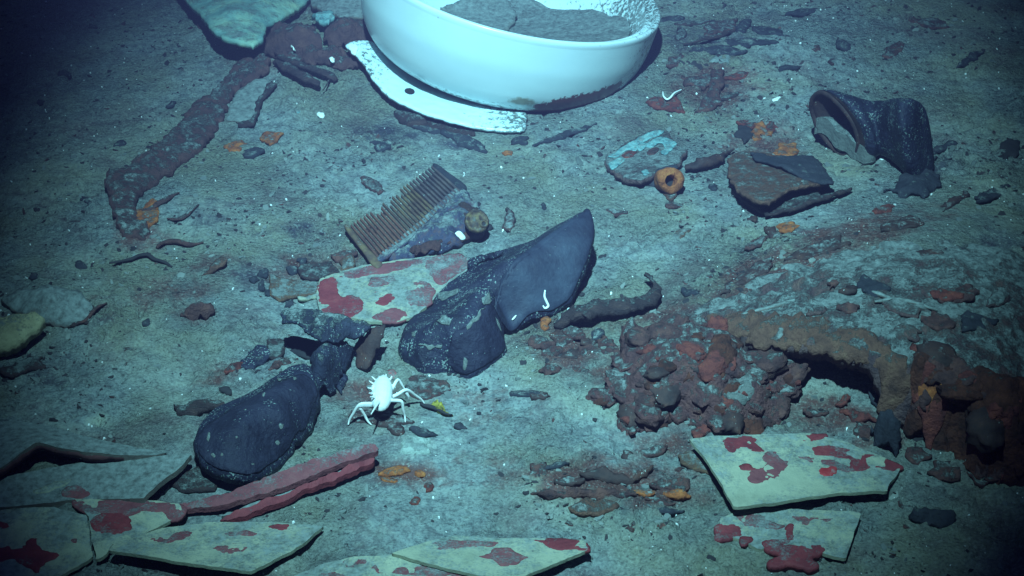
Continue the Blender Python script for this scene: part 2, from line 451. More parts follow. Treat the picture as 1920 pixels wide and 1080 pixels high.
Z += near * right * .006 * (.5 - worley(XX + .6 * YY, YY * 1.2 - .3 * XX, 22, 5)) * np.clip(fbm(XX, YY, 3.0, 2, 12) * 2 + .35, 0, 1)
Z -= .0012
nx, ny = len(gx), len(gy)
I = np.arange(nx * ny).reshape(ny, nx)
Q = np.stack([I[:-1, :-1], I[:-1, 1:], I[1:, 1:], I[1:, :-1]], -1).reshape(-1, 4)
me = bpy.data.meshes.new('seabed')
me.vertices.add(nx * ny); me.vertices.foreach_set('co', np.column_stack([XX.ravel(), YY.ravel(), Z.ravel()]).ravel())
me.loops.add(Q.size); me.loops.foreach_set('vertex_index', Q.ravel().astype(np.int32))
me.polygons.add(len(Q)); me.polygons.foreach_set('loop_start', np.arange(0, Q.size, 4, dtype=np.int32))
me.polygons.foreach_set('use_smooth', np.ones(len(Q), bool))
me.update(calc_edges=True)
seabed = bpy.data.objects.new('seabed', me); COL.objects.link(seabed)
tag(seabed, kind='structure')
# stains in the silt: (picture x, y, radii in picture pixels, strength, turn)
STAIN = {'rust': [(1480, 520, 260, 40, .50, -20), (1660, 560, 190, 60, .48, 5), (1600, 430, 160, 25, .42, -15), (1180, 700, 90, 70, .42, 0), (1530, 760, 120, 40, .40, 0), (660, 480, 90, 26, .36, -15), (1230, 590, 110, 24, .42, -18), (480, 110, 80, 40, .40, 0), (900, 760, 120, 40, .30, 0), (1330, 840, 60, 30, .4, 0), (420, 700, 90, 26, .34, -18), (1120, 900, 190, 45, .55, 0), (1230, 930, 90, 30, .55, 0), (1060, 650, 75, 55, .5, 0), (1300, 720, 190, 110, .4, 0), (1560, 470, 260, 40, .42, -18),
                  (1420, 500, 110, 25, .5, -25), (770, 890, 80, 25, .6, 5), (690, 745, 80, 45, .45, 0), (330, 540, 110, 40, .38, -12), (400, 490, 50, 20, .45, -20),
                  (365, 580, 60, 25, .4, 0), (1340, 160, 90, 60, .5, 0), (1430, 270, 90, 50, .45, 0), (1700, 640, 230, 150, .42, 15), (1580, 790, 110, 50, .42, 0),
                  (1780, 600, 150, 70, .45, 0), (560, 500, 90, 35, .4, -8), (260, 440, 50, 30, .55, 0), (650, 870, 60, 30, .3, 0), (180, 570, 110, 35, .3, 0),
                  (1250, 830, 110, 30, .45, 0), (930, 870, 120, 40, .25, 0), (1650, 820, 70, 40, .45, 0)],
         'dark': [(1330, 70, 120, 50, .42, -8), (730, 250, 90, 25, .45, 10), (850, 265, 70, 20, .42, 20), (400, 400, 90, 45, .40, 0), (560, 430, 120, 30, .36, 0),
                  (1300, 590, 160, 40, .36, -22), (1740, 320, 80, 30, .45, -25), (1850, 480, 160, 80, .35, 10), (1820, 520, 120, 80, .38, 0), (150, 590, 110, 40, .38, 0),
                  (80, 700, 130, 40, .35, 0), (470, 520, 60, 30, .42, 0), (490, 670, 70, 30, .45, -20), (1070, 660, 60, 45, .40, 0), (1450, 470, 220, 45, .36, -20),
                  (1080, 260, 90, 25, .3, -15), (640, 790, 90, 30, .3, 0), (1500, 800, 100, 30, .3, 0)],
         'pale': [(840, 300, 260, 90, .22, 0), (1010, 380, 160, 60, .2, 0), (1330, 330, 120, 50, .2, 0), (1500, 540, 170, 40, .28, -15), (1010, 660, 40, 30, .3, 0), (1390, 740, 40, 16, .5, 0),
                  (1530, 735, 90, 30, .35, 0), (700, 620, 80, 30, .2, 0), (860, 720, 80, 30, .25, 0), (1100, 760, 120, 40, .22, 0), (520, 610, 90, 40, .2, 0), (190, 790, 30, 16, .4, 0)]}
flat = np.column_stack([XX.ravel(), YY.ravel(), Z.ravel()]) - CAM
dep = flat @ FWD
ppx = 960 + flat[:, 0] / dep / TAN * 960; ppy = 540 - (flat @ UPV) / dep / TAN * 960
ok = dep > .3
for key, L in STAIN.items():
    v = np.zeros(len(flat))
    for (x, y, rx, ry, k, an) in L:
        c, s = math.cos(math.radians(an)), math.sin(math.radians(an))
        a = ((ppx - x) * c + (ppy - y) * s) / rx; b = (-(ppx - x) * s + (ppy - y) * c) / ry
        v = np.maximum(v, k * np.exp(-(a * a + b * b) * .8))
    at = me.attributes.new(key, 'FLOAT', 'POINT')
    at.data.foreach_set('value', np.where(ok, v, 0).astype(np.float32))
def ground_extra(nt, pos, c):
    big = noise_node(nt, pos, 5, 4, .6)
    c = mixc(nt, mth(nt, 'MULTIPLY', mth(nt, 'MULTIPLY', mth(nt, 'SUBTRACT', big, .42), 5.0, True), .85), c, (.215, .222, .160))
    pur = noise_node(nt, pos, 7.5, 7, .70, .6)
    c = mixc(nt, mth(nt, 'MULTIPLY', mth(nt, 'MULTIPLY', mth(nt, 'SUBTRACT', pur, .52), 7.0, True), .72), c, (.108, .082, .088))
    c = attr_mask('pale', 22, .66, 3.0, (.30, .33, .27))(nt, pos, c)
    c = attr_mask('dark', 30, .74, 4.0, (.055, .052, .075))(nt, pos, c)
    c = attr_mask('rust', 30, .70, 4.0, (.125, .055, .050))(nt, pos, c)
    gr = noise_node(nt, pos, 300, 3, .6)
    c = mixc(nt, mth(nt, 'MULTIPLY', mth(nt, 'MULTIPLY', mth(nt, 'SUBTRACT', gr, .53), 9.0, True), .55), c, (.060, .066, .070))
    c = mixc(nt, mth(nt, 'MULTIPLY', mth(nt, 'MULTIPLY', mth(nt, 'SUBTRACT', .45, gr), 9.0, True), .45), c, (.33, .37, .34))
    mid = noise_node(nt, pos, 28, 6, .68)
    c = mixc(nt, mth(nt, 'MULTIPLY', mth(nt, 'MULTIPLY', mth(nt, 'SUBTRACT', mid, .50), 5.0, True), .42), c, (.100, .100, .112))
    c = mixc(nt, mth(nt, 'MULTIPLY', mth(nt, 'MULTIPLY', mth(nt, 'SUBTRACT', .44, mid), 6.0, True), .5), c, (.27, .30, .26))
    f = mth(nt, 'MULTIPLY', mth(nt, 'SUBTRACT', noise_node(nt, pos, 170, 5, .62), .585), 9, True)
    f2 = mth(nt, 'MULTIPLY', mth(nt, 'SUBTRACT', noise_node(nt, pos, 9, 3, .5), .36), 4, True)
    return mixc(nt, mth(nt, 'MULTIPLY', mth(nt, 'MULTIPLY', f, f2), .8), c, (.040, .040, .046))
mat('seabed_silt', [(.28, (.055, .062, .072)), (.40, (.135, .156, .162)), (.50, (.200, .232, .232)), (.62, (.245, .282, .270)), (.74, (.36, .40, .36))], 85, dust=-1.0, bury=0, rough=.95, bump=1.0,
    bscale=200, bdist=.010, bvar=True, spec=.15, up=0, extra=ground_extra)
me.materials.append(MATS['seabed_silt'])

# ------------------------------------------------------------------ basin of white enamel, tipped, with silt inside
def lathe(profile, seg, M, wob=None):
    V, F = [], []
    for (r, z) in profile:
        for k in range(seg):
            a = 2 * math.pi * k / seg
            V.append(M @ Vector((r * math.cos(a), r * math.sin(a), z)))
    n = len(profile)
    for i in range(n - 1):
        for k in range(seg):
            k2 = (k + 1) % seg
            F.append([i * seg + k, i * seg + k2, (i + 1) * seg + k2, (i + 1) * seg + k])
    return np.array([tuple(v) for v in V]), F
BAS_C = np.array([-.032, .647, -.018])
BAS_R, BAS_H = .232, .154
basin = empty('enamel_basin', BAS_C, 'round white enamel basin with brown chipped base, half full of silt', 'basin')
MB = Matrix.Translation(Vector(BAS_C)) @ Matrix.Rotation(math.radians(13.1), 4, 'Y') @ Matrix.Rotation(math.radians(-4.6), 4, 'X')
outer = [(0, .0), (.25, .0), (.40, .0), (.53, .010), (.62, .03), (.705, .07), (.78, .12), (.84, .185), (.88, .25), (.915, .33), (.94, .42), (.962, .53), (.98, .65), (.99, .80), (.997, .93)]
lip = [(.997, .93), (1.0, .965), (.996, .99), (.985, 1.0), (.968, .995), (.955, .975), (.945, .95), (.935, .945), (.922, .955), (.91, .95), (.90, .92)]
inner = [(.90, .92), (.875, .83), (.825, .68), (.79, .50), (.72, .33), (.60, .2), (.42, .13), (0, .11)]
outer, lip, inner = ([(r * BAS_R, z * BAS_H) for r, z in p] for p in (outer, lip, inner))
def dense(p, k):
    return catmull(np.array(p, float), False, k)
for nm, pr in (('wall', dense(outer, 6)), ('rim', dense(lip, 4)), ('inner_wall', dense(inner, 6))):
    V, F = lathe(pr, 200, MB)
    o = link(nm, V, F, 'enamel', basin)
    ang = np.tile(np.degrees(np.arctan2(np.sin(np.arange(200) / 200 * 2 * math.pi), np.cos(np.arange(200) / 200 * 2 * math.pi))), len(pr))
    zz = np.repeat(pr[:, 1], 200)
    if nm == 'wall':
        zg = .014 + .205 * .227 * np.cos(np.radians(ang)) + .012 * np.sin(np.radians(ang + 90))
        chip = np.exp(-((ang + 54) / 25) ** 4) * np.clip(1.0 - (zz - zg - .008) / .034, -.4, 1) * .95
        chip = np.maximum(chip, .15 * np.exp(-((zz - .03) / .02) ** 2))
        stain = .78 * np.exp(-((ang + 80) / 11) ** 2 - ((zz - .045) / .017) ** 2)
        dirt = .42 * np.exp(-(zz / .03) ** 2) + .43 + .22 * np.exp(-((ang + 20) / 22) ** 2)
    elif nm == 'rim':
        chip = ang * 0 + .40; stain = ang * 0
        dirt = .49 + .24 * np.exp(-((ang - 10) / 45) ** 2)
    else:
        chip = ang * 0; stain = ang * 0 + .1
        dirt = .50 + .25 * np.exp(-((ang - 5) / 40) ** 2)
    for k, v in (('chip', chip), ('stain', stain), ('dirt', dirt)):
        o.data.attributes.new(k, 'FLOAT', 'POINT').data.foreach_set('value', v.astype(np.float32))
# silt fill: level-ish surface inside the tipped basin, banked up to the right
fill_loop = []
for k in range(40):
    a = 2 * math.pi * k / 40
    zf = .084 + .044 * math.cos(a + .7) + .004 * math.sin(5 * a) + .003 * math.sin(11 * a)
    rr = np.interp(zf, [.02, .031, .051, .077, .105, .131, .146], [.10, .139, .167, .183, .1914, .196, .198]) - .0015
    fill_loop.append(tuple(MB @ Vector((rr * math.cos(a), rr * math.sin(a), zf))))
V, F, fill_surf = solid(np.array(fill_loop), None, step=.006, edge=.006, thick=.02, rnd=0, jag=0, amp=.0035, freq=22)
link('silt_fill', V, F, 'silt_fill', basin)
o, _ = body('stone_flake', [(826, 12, 1.2), (850, 2, 1.6), (880, -12, 2.0), (925, -14, 2.0), (955, 0, 1.6), (968, 20, 1.3), (966, 36, 1.0), (945, 57, .7), (905, 55, .6), (868, 40, .7), (840, 26, .9)],
            None, 'stone_grey', surf=fill_surf, step=.005, edge=.006, thick=.008, amp=.0014, freq=40, rounded=False, jag=.003)
tag(o, 'flat grey-green stone flake lying on the silt in the enamel basin', 'stone')

# broken white flange under the basin
fl = [(648, 84, 3.2), (668, 74, 3.3), (705, 78, 2.6), (735, 96, 2.0), (765, 122, 1.4), (815, 150, 1.0), (870, 172, .8), (925, 190, .7), (968, 202, .7), (988, 212, .7), (986, 228, .7), (982, 241, .7),
      (945, 243, .8), (900, 238, 1.0), (850, 227, 1.5), (800, 212, 1.9), (755, 193, 2.2), (722, 172, 2.4), (698, 145, 2.7), (682, 118, 3.0), (664, 98, 3.1)]
flange = empty('basin_flange', G(800, 200), 'curved broken white enamel flange with a bolt hole, under the basin', 'flange')
V, F, tfl = solid(loop3(fl), loop3([(770, 175, 1.9), (860, 207, 1.3), (940, 225, .9)]), step=.004, edge=.004, thick=.004, rnd=.002, jag=.0016, amp=.0006)
o = link('plate', V, F, 'enamel', flange)
co = V
dd = (co - CAM) @ FWD; qx = 960 + (co - CAM)[:, 0] / dd / TAN * 960
dirt = .50 + .16 * np.exp(-((qx - 690) / 40) ** 2) + .22 * np.clip((qx - 850) / 120, 0, 1)
o.data.attributes.new('dirt', 'FLOAT', 'POINT').data.foreach_set('value', dirt.astype(np.float32))
for k in ('chip', 'stain'): o.data.attributes.new(k, 'FLOAT', 'POINT')
body('bolt_hole', chip_outline(768, 171, 19, 12, 10, 14, .03, .04), None, 'fleck_dark', o, surf=tfl, step=.002, edge=.001, thick=.001, rnd=0, jag=0, amp=0)
body('broken_end', [(652, 84, .1), (664, 81, .25), (672, 88, .3), (668, 100, .2), (660, 98, .1)], None, 'shell_white', flange, surf=tfl, step=.002, edge=.003, thick=.003, rnd=.001, jag=.002)
o, _ = body('wood_stub', [(738, 205, .5), (765, 206, 1.2), (795, 217, 1.2), (800, 230, .6), (770, 232, .4), (748, 222, .4)], None, 'wood_dark', step=.003, thick=.012, edge=.006)
tag(o, 'short dark wood stub poking out below the white flange', 'wood')
o, _ = body('shadowed_wood', [(800, 222, .8), (850, 236, .9), (888, 244, .7), (884, 252, .3), (840, 246, .3), (802, 236, .3)], None, 'wood_dark', step=.003, thick=.008, edge=.004)
tag(o, 'thin dark wood sliver along the front edge of the white flange', 'wood')

# ------------------------------------------------------------------ boots
# the boot in the middle: sole-side panel on the right, dusty upper on the left
b1_out = [(1098, 393, 7.5), (1110, 408, 7.2), (1114, 440, 6.0), (1102, 484, 4.4), (1083, 530, 2.6), (1070, 557, 1.6), (1035, 581, 1.1), (987, 594, 1.2), (950, 611, 1.0), (945, 629, .8), (951, 647, .6), (940, 666, .5),
          (909, 688, .4), (880, 703, .4), (856, 699, .4), (846, 695, .4), (795, 695, .5), (768, 678, .6), (748, 651, 1.0), (750, 629, 1.2), (761, 603, 1.2), (777, 589, 1.2), (811, 569, 1.2), (815, 552, 1.2), (830, 537, 1.3),
          (852, 518, 1.4), (874, 506, 1.5), (877, 491, 1.8), (896, 479, 2.2), (940, 466, 3.0), (1003, 446, 4.4), (1066, 408, 6.6)]
b1_in = [(1080, 411, 7.6), (1035, 440, 7.2), (988, 474, 6.8), (953, 506, 6.4), (927, 550, 5.8), (905, 572, 5.6), (877, 607, 5.2), (846, 645, 3.6), (1060, 470, 6.0), (1020, 520, 4.6), (975, 560, 3.1), (942, 588, 1.9),
         (870, 560, 4.4), (835, 590, 4.3), (800, 630, 3.8), (785, 655, 2.4), (900, 640, 3.2), (890, 672, 1.7), (830, 676, 1.4), (900, 520, 4.4), (940, 490, 5.0), (990, 458, 5.6)]
def grow(pts, k):
    cx, cy = sum(p[0] for p in pts) / len(pts), sum(p[1] for p in pts) / len(pts)
    return [(cx + (p[0] - cx) * k, cy + (p[1] - cy) * k) for p in pts]
boot = empty('boot', G(900, 640), 'dark leather boot lying on its side behind the white crab, heel raised', 'boot', 'leather boots on the seabed')
def crease(x, y): return .0004 * fbm(x, y, 26, 3, 401)
V, F, b1t = solid(loop3(b1_out), loop3(b1_in), step=.0034, edge=.006, thick=.045, slope=.9, rnd=.006, jag=.0016, amp=.0005, freq=90, lump=crease, lam=3e-4)
up1 = link('upper', V, F, 'leather', boot)
body('side_panel', grow([(1097, 395), (1108, 410), (1111, 440), (1099, 483), (1080, 529), (1067, 555), (1034, 578), (987, 591), (950, 607), (938, 590), (932, 566), (940, 530), (958, 503), (990, 475), (1036, 441), (1080, 411)], 1.035), None,
     'leather_smooth', boot, surf=b1t, step=.004, edge=.002, thick=.002, rnd=.001, jag=.0006, amp=.0003, zoff=.0013)
body('toe_panel', grow([(919, 572), (932, 590), (942, 612), (941, 629), (946, 647), (936, 664), (907, 685), (880, 698), (858, 694), (846, 690), (840, 668), (850, 645), (880, 610), (905, 580)], 1.035), None,
     'leather_dark', boot, surf=b1t, step=.004, edge=.002, thick=.002, rnd=.001, jag=.0006, amp=.0003, zoff=.0013)
body('seam_welt', [(1090, 399), (1094, 405), (1040, 445), (993, 480), (962, 508), (945, 536), (937, 566), (931, 566), (937, 534), (954, 503), (987, 471), (1034, 437)], None,
     'leather_smooth', boot, surf=b1t, step=.003, edge=.002, thick=.002, rnd=.001, jag=.0008, amp=.0003, zoff=.0020)
body('tongue', [(877, 490, .6), (890, 480, 1.2), (925, 470, 1.3), (945, 468, .8), (935, 478, .5), (900, 490, .4), (882, 499, .3)], None, 'leather', boot, surf=b1t, step=.003, edge=.002, thick=.004, rnd=.001)

# left boot: raised foot with the sole towards the camera, torn upper behind it
boot2 = empty('boot', G(480, 860), 'dark torn leather boot left of the crab, gaping upper behind its foot', 'boot', 'leather boots on the seabed')
b2_out = [(597, 720, 2.6), (597, 753, 2.0), (576, 804, 1.2), (548, 838, 1.0), (520, 864, 1.2), (487, 886, 2.0), (452, 891, 2.7), (407, 880, 3.0), (377, 861, 3.2), (363, 828, 3.3), (369, 800, 3.2), (387, 773, 3.0), (413, 757, 2.8), (450, 741, 2.6), (480, 726, 2.5), (513, 703, 2.6),
          (553, 680, 3.0), (585, 683, 3.2)]
b2_in = [(560, 730, 4.6), (520, 770, 4.9), (470, 800, 5.0), (420, 830, 4.8), (398, 846, 3.7), (540, 800, 3.5), (500, 840, 2.5), (450, 866, 3.4), (430, 790, 4.8), (480, 750, 4.4)]
V, F, b2t = solid(loop3(b2_out), loop3(b2_in), step=.0036, edge=.008, thick=.03, slope=.7, rnd=.007, jag=.0014, amp=.0005, lump=crease, lam=3e-4)
ft2 = link('foot', V, F, 'leather', boot2)
body('sole_panel', grow([(590, 728), (588, 753), (570, 800), (543, 833), (515, 859), (485, 880), (452, 885), (410, 874), (384, 856), (372, 828), (388, 800), (420, 778), (470, 748), (520, 722), (560, 705)], 1.035), None,
     'leather_dark', boot2, surf=b2t, step=.004, edge=.002, thick=.002, rnd=.001, jag=.0006, amp=.0003, zoff=.0013)
body('upper', [(588, 735, 1.5), (603, 734, 1.2), (620, 728, 1.0), (636, 706, 1.0), (650, 680, 1.4), (665, 655, 2.0), (650, 636, 3.6), (630, 632, 4.4), (607, 640, 4.4), (592, 655, 3.8), (580, 680, 3.2)], [(612, 690, 3.8), (620, 660, 4.4)],
     'leather_dusty', boot2, step=.0034, edge=.005, thick=.02, rnd=.002, jag=.004, amp=.004, freq=36)
body('collar_flap', [(529, 596, 5.6), (531, 582, 6.0), (553, 575, 6.3), (607, 584, 6.6), (660, 596, 6.0), (697, 607, 5.0), (690, 622, 4.6), (660, 632, 4.4), (632, 636, 4.6), (608, 640, 4.8), (595, 634, 5.0), (578, 620, 5.2), (560, 610, 5.5), (542, 607, 5.5)],
     [(600, 610, 6.0)], 'leather_dusty', boot2, step=.003, edge=.0025, thick=.0035, rnd=.0008, jag=.005, amp=.0034, freq=34, rounded=False)
body('side_flap', [(697, 612, 4.4), (722, 608, 4.6), (721, 626, 3.8), (706, 660, 2.0), (689, 692, .6), (674, 690, .5), (664, 672, 1.0), (668, 645, 2.2)], [(695, 645, 2.9)], 'leather_brown', boot2, step=.003, edge=.0025, thick=.004, rnd=.0008, jag=.004, amp=.003, freq=34, rounded=False)
body('cavity_shade', [(536, 640, .2), (548, 628, .6), (600, 640, .6), (604, 660, .4), (575, 668, .2), (545, 655, .1)], None, 'fleck_dark', boot2, step=.004, edge=.003, thick=.006, rnd=.002)  # near-black sheet that paints the darkness of the cavity under the collar flap
for (x, y, w, h, a) in ((391, 822, 8, 24, 8), (400, 856, 12, 10, 30), (416, 854, 6, 8, 30), (521, 832, 14, 10, 40), (528, 802, 10, 12, 30), (444, 822, 5, 5, 0), (494, 742, 6, 12, 30), (524, 713, 9, 9, 0), (553, 711, 9, 7, 10), (474, 872, 9, 6, 0), (460, 770, 6, 4, 0)):
    body('silt_patch', chip_outline(x, y, w * .8, h * .7, a, 10, .3, 0), None, 'silt_fill', ft2, surf=b2t, step=.0018, edge=.001, thick=.001, rnd=.0005, jag=.0008, amp=.0002, zoff=.0022)
for (x, y, w, h, a) in ((836, 555, 46, 16, -20), (833, 602, 24, 16, 0), (912, 563, 20, 14, -40), (894, 597, 44, 7, -48), (872, 684, 7, 22, 10), (775, 628, 8, 8, 0), (805, 651, 40, 5, 8), (935, 608, 5, 22, -20)):
    body('silt_patch', chip_outline(x, y, w, h, a, 12, .3, 0), None, 'silt_fill', up1, surf=b1t, step=.002, edge=.001, thick=.001, rnd=.0005, jag=.002, amp=.0004, zoff=.0022)
# right boot: collar opening to the left, flaring to the right
boot3 = empty('boot', G(1640, 245), 'dark leather boot on its side at upper right, round collar open to the left', 'boot', 'leather boots on the seabed')
rings = [  # centre px, py, h(cm);  half height, half depth (m);  yaw of the ring plane
    (1566, 184, 4.6, .047, .050, -34), (1578, 184, 4.8, .051, .053, -30), (1608, 188, 4.6, .046, .050, -18), (1636, 194, 4.1, .037, .045, -4), (1664, 197, 4.5, .042, .042, 4),
    (1695, 198, 5.6, .059, .034, 12), (1720, 203, 5.5, .061, .026, 20), (1738, 208, 5.0, .052, .014, 25), (1745, 211, 4.8, .040, .006, 28)]
RK = np.array([[*G(r[0], r[1] + r[2] * 10.8, r[2] * .01)[:3], r[3], r[4], r[5]] for r in rings])
RD = catmull(RK, False, 6)[:48]
def ring_shell(inset, rows, seg=56):
    V = []
    for (cx, cy, cz, a, b, yw) in rows:
        t = math.radians(yw)
        for k in range(seg):
            th = 2 * math.pi * k / seg
            u, v = (b - inset) * math.cos(th), (a - inset) * math.sin(th)
            sg = abs(math.cos(th)) ** 1.0
            V.append((cx + u * math.sin(t) - .25 * v, cy + u * math.cos(t), cz + v))
    V = np.array(V)
    V += .0022 * np.stack([fbm(V[:, 0] + V[:, 2], V[:, 1], 30, 3, 501), fbm(V[:, 0], V[:, 1] + V[:, 2], 30, 3, 502), fbm(V[:, 0] * 2, V[:, 2] * 2, 20, 3, 503)], 1)
    return V
SEG = 56
Vo = ring_shell(0, RD); Vi = ring_shell(.004, RD[:30])
F = []
for i in range(len(RD) - 1):
    for k in range(SEG): F.append([i * SEG + k, i * SEG + (k + 1) % SEG, (i + 1) * SEG + (k + 1) % SEG, (i + 1) * SEG + k])
F.append([(len(RD) - 1) * SEG + k for k in range(SEG)])
o = link('upper', Vo, F, 'leather', boot3)
Fi = []
for i in range(29):
    for k in range(SEG): Fi.append([i * SEG + k, (i + 1) * SEG + k, (i + 1) * SEG + (k + 1) % SEG, i * SEG + (k + 1) % SEG])
Fi.append([29 * SEG + k for k in range(SEG)])
link('lining', Vi, Fi, 'leather_brown', boot3)
P = np.vstack([(Vo[:SEG] + Vi[:SEG]) / 2, ((Vo[:SEG] + Vi[:SEG]) / 2)[:2]])
V, F = tube(P, [.0042], 8, .1, 5, False)
link('collar', V, F, 'leather_brown', boot3)
lp, rp = [], []
for (cx, cy, cz, a_, b_, yw) in RD[0:17]:
    t_ = math.radians(yw); v_ = -.22 * a_; u_ = (b_ - .004) * math.sqrt(1 - .22 ** 2)
    for lst, s_ in ((lp, 1), (rp, -1)): lst.append((cx + s_ * u_ * math.sin(t_) - .25 * v_, cy + s_ * u_ * math.cos(t_), cz + v_ + .004 * len(lst) / 17))
V, F, _ = solid(np.array(lp + rp[::-1]), None, step=.004, edge=.026, thick=.034, slope=1.2, rnd=0, jag=.002, amp=.004, freq=40, rounded=False)
link('silt_fill', V, F, 'silt_fill', boot3)

# ------------------------------------------------------------------ linoleum floor tiles: buff sheet with inlaid red pieces
TG = 'loose floor tiles'
def tile(label, outline, ctrl, inlays, material='tile_beige', edge=.0042, name='floor_tile', rounded=False, warp=.0012, cat='floor tile', group=TG):
    base = loop3(outline)
    e = empty(name, [base[:, 0].mean(), base[:, 1].mean(), base[:, 2].min() - .003], label, cat, group)
    V, F, t = solid(base, loop3(ctrl) if ctrl else None, step=.005, edge=edge, thick=edge, rnd=0, jag=.0011, amp=warp, freq=18, rounded=rounded)
    link('tile_body', V, F, material, e)
    for it in inlays:
        m, pts = it[0], it[1]; kw = it[2] if len(it) > 2 else {}
        if len(pts) == 5 and not isinstance(pts[0], tuple): pts = chip_outline(*pts, 14, .10, 0)
        k = dict(step=.003, edge=.0035, thick=.0035, rnd=.0012, jag=.0026, amp=.0003, zoff=.0004); k.update(kw)
        pts = grow(pts, 1.10)
        body('red_inlay', [(q[0], q[1], 0) for q in pts], None, m, e, surf=t, **k)
    return e, t
tile('buff floor tile with red discs, half under the middle boot and comb',
     [(600, 523, .8), (640, 508, .8), (700, 494, .8), (770, 484, .8), (858, 474, .8), (880, 486, .7), (876, 506, .6), (852, 522, .6), (818, 556, .6), (780, 592, .6), (745, 604, .7), (690, 602, .8), (640, 592, .8), (600, 584, .8), (592, 552, .8)], None,
     [('tile_red', (718, 558, 43, 28, 0)), ('tile_red', [(602, 532), (625, 522), (637, 530), (634, 545), (642, 556), (658, 553), (676, 558), (681, 570), (674, 585), (655, 592), (625, 589), (603, 582), (600, 556)]),
      ('tile_red_dusty', (717, 527, 56, 20, -6)), ('tile_red_dusty', (787, 551, 54, 46, 0)), ('tile_red_dusty', [(640, 512), (700, 497), (768, 487), (800, 484), (790, 496), (740, 508), (700, 514), (670, 520), (650, 522)]),
      ('tile_red_dusty', [(805, 485), (856, 477), (874, 489), (870, 504), (848, 518), (830, 532), (812, 520), (800, 505)]), ('tile_red_dusty', [(700, 594), (720, 582), (745, 580), (765, 588), (750, 601), (722, 604)])])
tile('buff tile with red patches, front edge raised, at lower right by rust mass',
     [(1292, 823, 2.2), (1333, 818, 1.5), (1420, 814, 1.0), (1513, 812, .9), (1580, 826, .8), (1660, 860, .8), (1690, 878, .7), (1668, 906, 1.2), (1664, 921, 1.5), (1646, 920, 1.6), (1580, 923, 1.9), (1513, 933, 2.2), (1447, 943, 2.4), (1377, 951, 2.5), (1357, 917, 2.5), (1330, 870, 2.4)],
     [(1480, 870, 1.6)],
     [('tile_red', [(1357, 824), (1375, 820), (1412, 821), (1424, 833), (1430, 845), (1405, 846), (1392, 840), (1372, 847), (1362, 838)]), ('tile_red', (1402, 876, 30, 13, 10)),
      ('tile_red_dusty', [(1432, 850), (1455, 848), (1465, 862), (1480, 866), (1472, 880), (1458, 895), (1440, 900), (1415, 903), (1402, 893), (1412, 880), (1430, 874)]),
      ('tile_red', [(1501, 818), (1520, 813), (1546, 815), (1540, 823), (1522, 829), (1504, 828)]), ('tile_red', [(1527, 842), (1550, 836), (1590, 842), (1612, 850), (1640, 854), (1672, 866), (1687, 875), (1672, 882), (1640, 878), (1608, 882), (1592, 876), (1590, 862), (1565, 858), (1540, 854)]),
      ('tile_red_bright', [(1537, 878), (1552, 872), (1568, 875), (1567, 888), (1548, 891), (1538, 888)]), ('tile_red_dusty', [(1500, 855), (1530, 858), (1570, 866), (1600, 880), (1585, 886), (1560, 874), (1520, 868)])])
tile('buff tile with a red cross jutting past its front edge, lower right',
     [(1350, 972, .6), (1380, 958, .7), (1413, 951, .8), (1510, 954, .8), (1616, 962, .8), (1600, 1005, .9), (1586, 1047, 1.0), (1537, 1034, .9), (1480, 1020, .8), (1424, 1029, .7), (1392, 1012, .6), (1350, 1000, .5)], None,
     [('tile_red', [(1345, 985), (1365, 980), (1386, 990), (1388, 1004), (1370, 1007), (1345, 1011), (1340, 998)], dict(edge=.007, thick=.007)),
      ('tile_red', [(1388, 1006), (1400, 1004), (1409, 1012), (1403, 1021), (1390, 1020)]),
      ('tile_red', [(1434, 1017), (1450, 1012), (1474, 1010), (1472, 995), (1480, 984), (1492, 988), (1488, 1003), (1500, 1016), (1535, 1022), (1538, 1034), (1522, 1042), (1532, 1055), (1520, 1062), (1492, 1058), (1470, 1057), (1448, 1060), (1444, 1048), (1462, 1038), (1440, 1030)], dict(edge=.007, thick=.007)),
      ('tile_red_dusty', [(1490, 966), (1540, 972), (1562, 970), (1555, 985), (1560, 996), (1530, 998), (1505, 985)]), ('tile_red_dusty', [(1380, 968), (1420, 962), (1440, 975), (1470, 985), (1440, 990), (1405, 988)])])
tile('buff tile with three red patches at bottom centre, right corner red',
     [(735, 1037, 1.5), (800, 1016, 1.0), (857, 1003, .8), (930, 1009, .8), (1003, 1009, .9), (1096, 1014, 1.2), (1103, 1031, 1.6), (1040, 1056, 1.8), (985, 1080, 2.0), (940, 1092, 2.0), (893, 1079, 1.9), (810, 1058, 1.7)], None,
     [('tile_red_dusty', [(797, 1027), (815, 1017), (850, 1012), (895, 1013), (928, 1016), (920, 1023), (880, 1027), (850, 1032), (820, 1031)]),
      ('tile_red_dusty', [(898, 1044), (918, 1038), (930, 1028), (958, 1029), (968, 1038), (990, 1043), (975, 1050), (960, 1058), (938, 1060), (922, 1052)]),
      ('tile_red', [(1002, 1012), (1040, 1009), (1090, 1014), (1100, 1026), (1098, 1032), (1060, 1032), (1040, 1028), (1020, 1020)])])
tile('buff tile with broad red band cut off by the bottom edge',
     [(545, 1082, .6), (600, 1060, .8), (650, 1046, .9), (735, 1041, 1.0), (800, 1060, 1.1), (893, 1082, 1.2), (930, 1100, 1.2), (800, 1120, 1.0), (540, 1120, .5)], None,
     [('tile_red_dusty', [(640, 1052), (665, 1046), (690, 1050), (675, 1062), (650, 1064)]), ('tile_red_dusty', [(700, 1066), (722, 1050), (760, 1052), (830, 1066), (890, 1083), (860, 1092), (800, 1080), (750, 1078), (715, 1076)]),
      ('tile_red_dusty', [(560, 1082), (600, 1068), (640, 1075), (660, 1090), (600, 1096)])])
